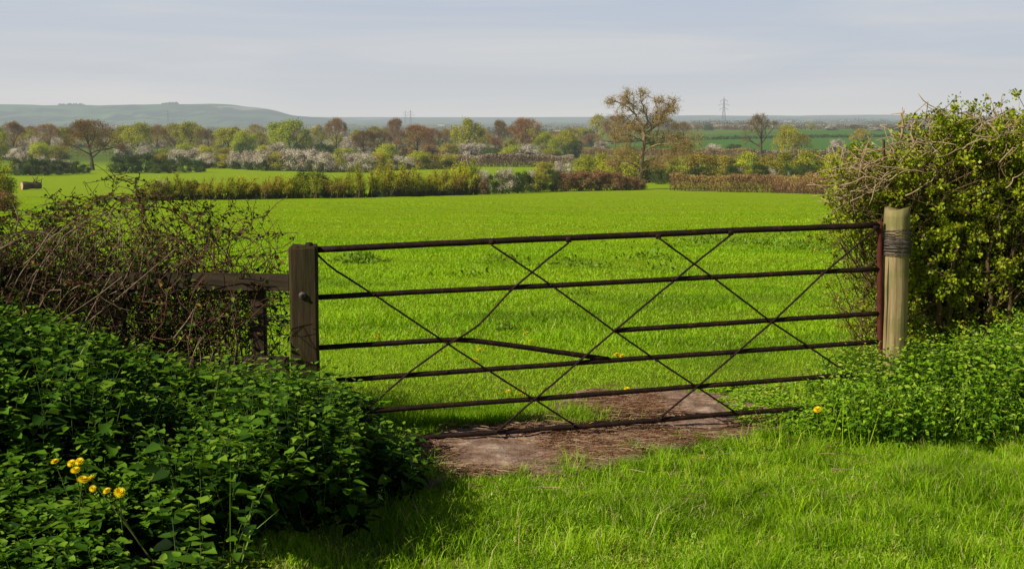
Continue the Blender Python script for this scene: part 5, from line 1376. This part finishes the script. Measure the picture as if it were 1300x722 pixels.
DL_ = [  # photo x, y, depth or None (on the ground), head scale, label
    (70, 586, 5.66, 1.38, 'yellow dandelion among the lower left nettles, topmost left'), (91, 588, 5.62, 1.50, 'yellow dandelion among the lower left nettles, in the upper pair, left one'), (101, 586, 5.66, 1.38, 'yellow dandelion among the lower left nettles, in the upper pair, right one'),
    (96, 597, 5.56, 1.50, 'yellow dandelion just below the upper pair in the lower left nettles'), (105, 609, 5.46, 1.62, 'yellow dandelion in the lower touching pair among nettles, left one'), (116, 608, 5.47, 1.50, 'yellow dandelion in the lower touching pair among nettles, right one'),
    (118, 620, 5.42, 1.12, 'small half-hidden dandelion under the lower pair'), (136, 623, 5.38, 1.38, 'dandelion second from the right among the nettles'), (152, 625, 5.36, 1.69, 'large dandelion rightmost of those among the nettles'),
    (866, 564, None, 1.0, 'dandelion on the verge, left of the pair by the track edge'), (876, 564, None, 1.0, 'dandelion on the verge, right of the pair by the track edge'), (891, 582, None, 1.0, 'dandelion on the verge just below the pair by the track'),
    (949, 589, None, 1.1, 'dandelion in the verge grass below the right end of the track'), (941, 605, None, .8, 'lowest dandelion in the verge grass right of centre'), (990, 549, None, .8, 'dandelion at the right tip of the bare track'), (1038, 520, 8.62, 1.6, 'large bright dandelion against the weeds at the right end of the bottom rail'),
    (478, 427, None, 1.3, 'dandelion in the pasture behind the gate, far left near the post'), (609, 444, None, 1.3, 'dandelion in the pasture just right of the bent rail crossing'), (604, 457, None, 1.2, 'dandelion in the pasture between the bent rail and the one below'), (669, 423, None, 1.5, 'dandelion in the pasture above the snapped rail, upper of two'), (671, 434, None, 1.3, 'dandelion in the pasture above the snapped rail, lower of two'),
    (645, 497, None, 1.2, 'dandelion seen between the two lowest crossings, left'), (661, 500, None, 1.0, 'dandelion seen between the two lowest crossings, right'), (783, 450, None, 1.5, 'dandelion in the cluster beyond the snapped rail end, left'), (790, 452, None, 1.4, 'dandelion in the cluster beyond the snapped rail end, right'),
    (796, 494, None, 1.2, 'dandelion above the far edge of the bare track'), (560, 445, None, 1.0, 'small dandelion in the pasture left of the bent rail crossing'), (727, 424, None, 1.0, 'faint dandelion in the pasture above the snapped rail, right side')]
for k, (px, py, D, s, lab) in enumerate(DL_):
    o = dproto if k == 0 else copy_tree(dproto)
    if D is None:
        p = ground_px(px, py + 6); D = p[1] ; p = at(px, py, D)
    else: p = at(px, py, D)
    gz = float(H(p[0], p[1]))
    o.location = [float(q) for q in p]; s = s * (.72 if D < 7 else 1) * random.uniform(.85, 1.12); o.rotation_euler = (random.uniform(-.1, .75), random.uniform(-.5, .4), random.uniform(-.9, .9)); o.scale = (s,) * 3
    if D < 7: o.children[1].scale = (1, 1, max(.6, (p[2] - gz) / (.15 * s)))
    tag(o, lab, 'dandelion', 'dandelions in the grass')

# ------------------------------------------------------------------ light, sky, camera
EL = math.radians(37); AZ = math.radians(31)          # sun from the left, a little towards the camera
S = np.array([-math.cos(EL) * math.cos(AZ), -math.cos(EL) * math.sin(AZ), math.sin(EL)])
sun = bpy.data.lights.new('sun', 'SUN'); sun.energy = 5.0; sun.angle = math.radians(.5); sun.color = (1.0, .95, .81)
so = bpy.data.objects.new('sun', sun); COL.objects.link(so)
from mathutils import Vector
so.rotation_euler = Vector(S).to_track_quat('Z', 'Y').to_euler(); so.location = (-20, -6, 20)

w = bpy.data.worlds.new('World'); SC.world = w; w.use_nodes = True
T = w.node_tree; T.nodes.clear()
N = T.nodes.new; Lk = T.links.new
out = N('ShaderNodeOutputWorld'); bg = N('ShaderNodeBackground'); bg.inputs[1].default_value = .10
sky = N('ShaderNodeTexSky'); sky.sky_type = 'NISHITA'; sky.sun_disc = False; sky.sun_elevation = EL; sky.sun_rotation = math.atan2(S[0], S[1])
sky.air_density = 1.0; sky.dust_density = 2.0; sky.altitude = 80
tc = N('ShaderNodeTexCoord'); sp_ = N('ShaderNodeSeparateXYZ'); Lk(tc.outputs['Generated'], sp_.inputs[0])
gr = N('ShaderNodeValToRGB'); Lk(sp_.outputs[2], gr.inputs[0])
cr = gr.color_ramp; cr.elements[0].position = 0.0; cr.elements[0].color = (.63, .635, .63, 1); cr.elements[1].position = .095; cr.elements[1].color = (.485, .555, .665, 1)
e = cr.elements.new(.03); e.color = (.55, .585, .635, 1)
# thin streaky cloud
mp = N('ShaderNodeMapping'); mp.inputs['Scale'].default_value = (2.2, 2.2, 26); mp.inputs['Rotation'].default_value = (0, .045, 0); Lk(tc.outputs['Generated'], mp.inputs[0])
nz = N('ShaderNodeTexNoise'); nz.inputs['Scale'].default_value = 1.3; nz.inputs['Detail'].default_value = 6; nz.inputs['Roughness'].default_value = .55; nz.inputs['Distortion'].default_value = .6; Lk(mp.outputs[0], nz.inputs['Vector'])
cl = N('ShaderNodeValToRGB'); cl.color_ramp.elements[0].position = .40; cl.color_ramp.elements[1].position = .72; Lk(nz.outputs[0], cl.inputs[0])
mu = N('ShaderNodeMath'); mu.operation = 'MULTIPLY'; mu.inputs[1].default_value = .62; Lk(cl.outputs[0], mu.inputs[0])
mc = N('ShaderNodeMix'); mc.data_type = 'RGBA'; Lk(mu.outputs[0], mc.inputs[0]); Lk(gr.outputs[0], mc.inputs[6]); mc.inputs[7].default_value = (.70, .69, .67, 1)
x10 = N('ShaderNodeVectorMath'); x10.operation = 'SCALE'; x10.inputs['Scale'].default_value = 10.0; Lk(mc.outputs[2], x10.inputs[0])
mr = N('ShaderNodeMapRange'); mr.inputs['From Min'].default_value = .10; mr.inputs['From Max'].default_value = .26; mr.interpolation_type = 'SMOOTHSTEP'; Lk(sp_.outputs[2], mr.inputs['Value'])
sk = N('ShaderNodeVectorMath'); sk.operation = 'SCALE'; sk.inputs['Scale'].default_value = .36; Lk(sky.outputs[0], sk.inputs[0])
mx = N('ShaderNodeMix'); mx.data_type = 'RGBA'; Lk(mr.outputs[0], mx.inputs[0]); Lk(x10.outputs[0], mx.inputs[6]); Lk(sk.outputs[0], mx.inputs[7])
Lk(mx.outputs[2], bg.inputs[0]); Lk(bg.outputs[0], out.inputs[0])

cam = bpy.data.cameras.new('camera'); co = bpy.data.objects.new('camera', cam); COL.objects.link(co)
cam.sensor_width = 36; cam.lens = 36 * F / 1300; cam.clip_start = .05; cam.clip_end = 90000
co.location = (0, 0, CAMZ); co.rotation_euler = (math.pi / 2 - PITCH, 0, 0)
SC.camera = co
SC.render.engine = 'CYCLES'
SC.render.resolution_x = 1024; SC.render.resolution_y = 568
SC.view_settings.view_transform = 'Standard'; SC.view_settings.look = 'None'; SC.view_settings.exposure = 0; SC.view_settings.gamma = 1
SC.cycles.max_bounces = 6; SC.cycles.diffuse_bounces = 3; SC.cycles.transmission_bounces = 4; SC.cycles.caustics_reflective = False; SC.cycles.caustics_refractive = False
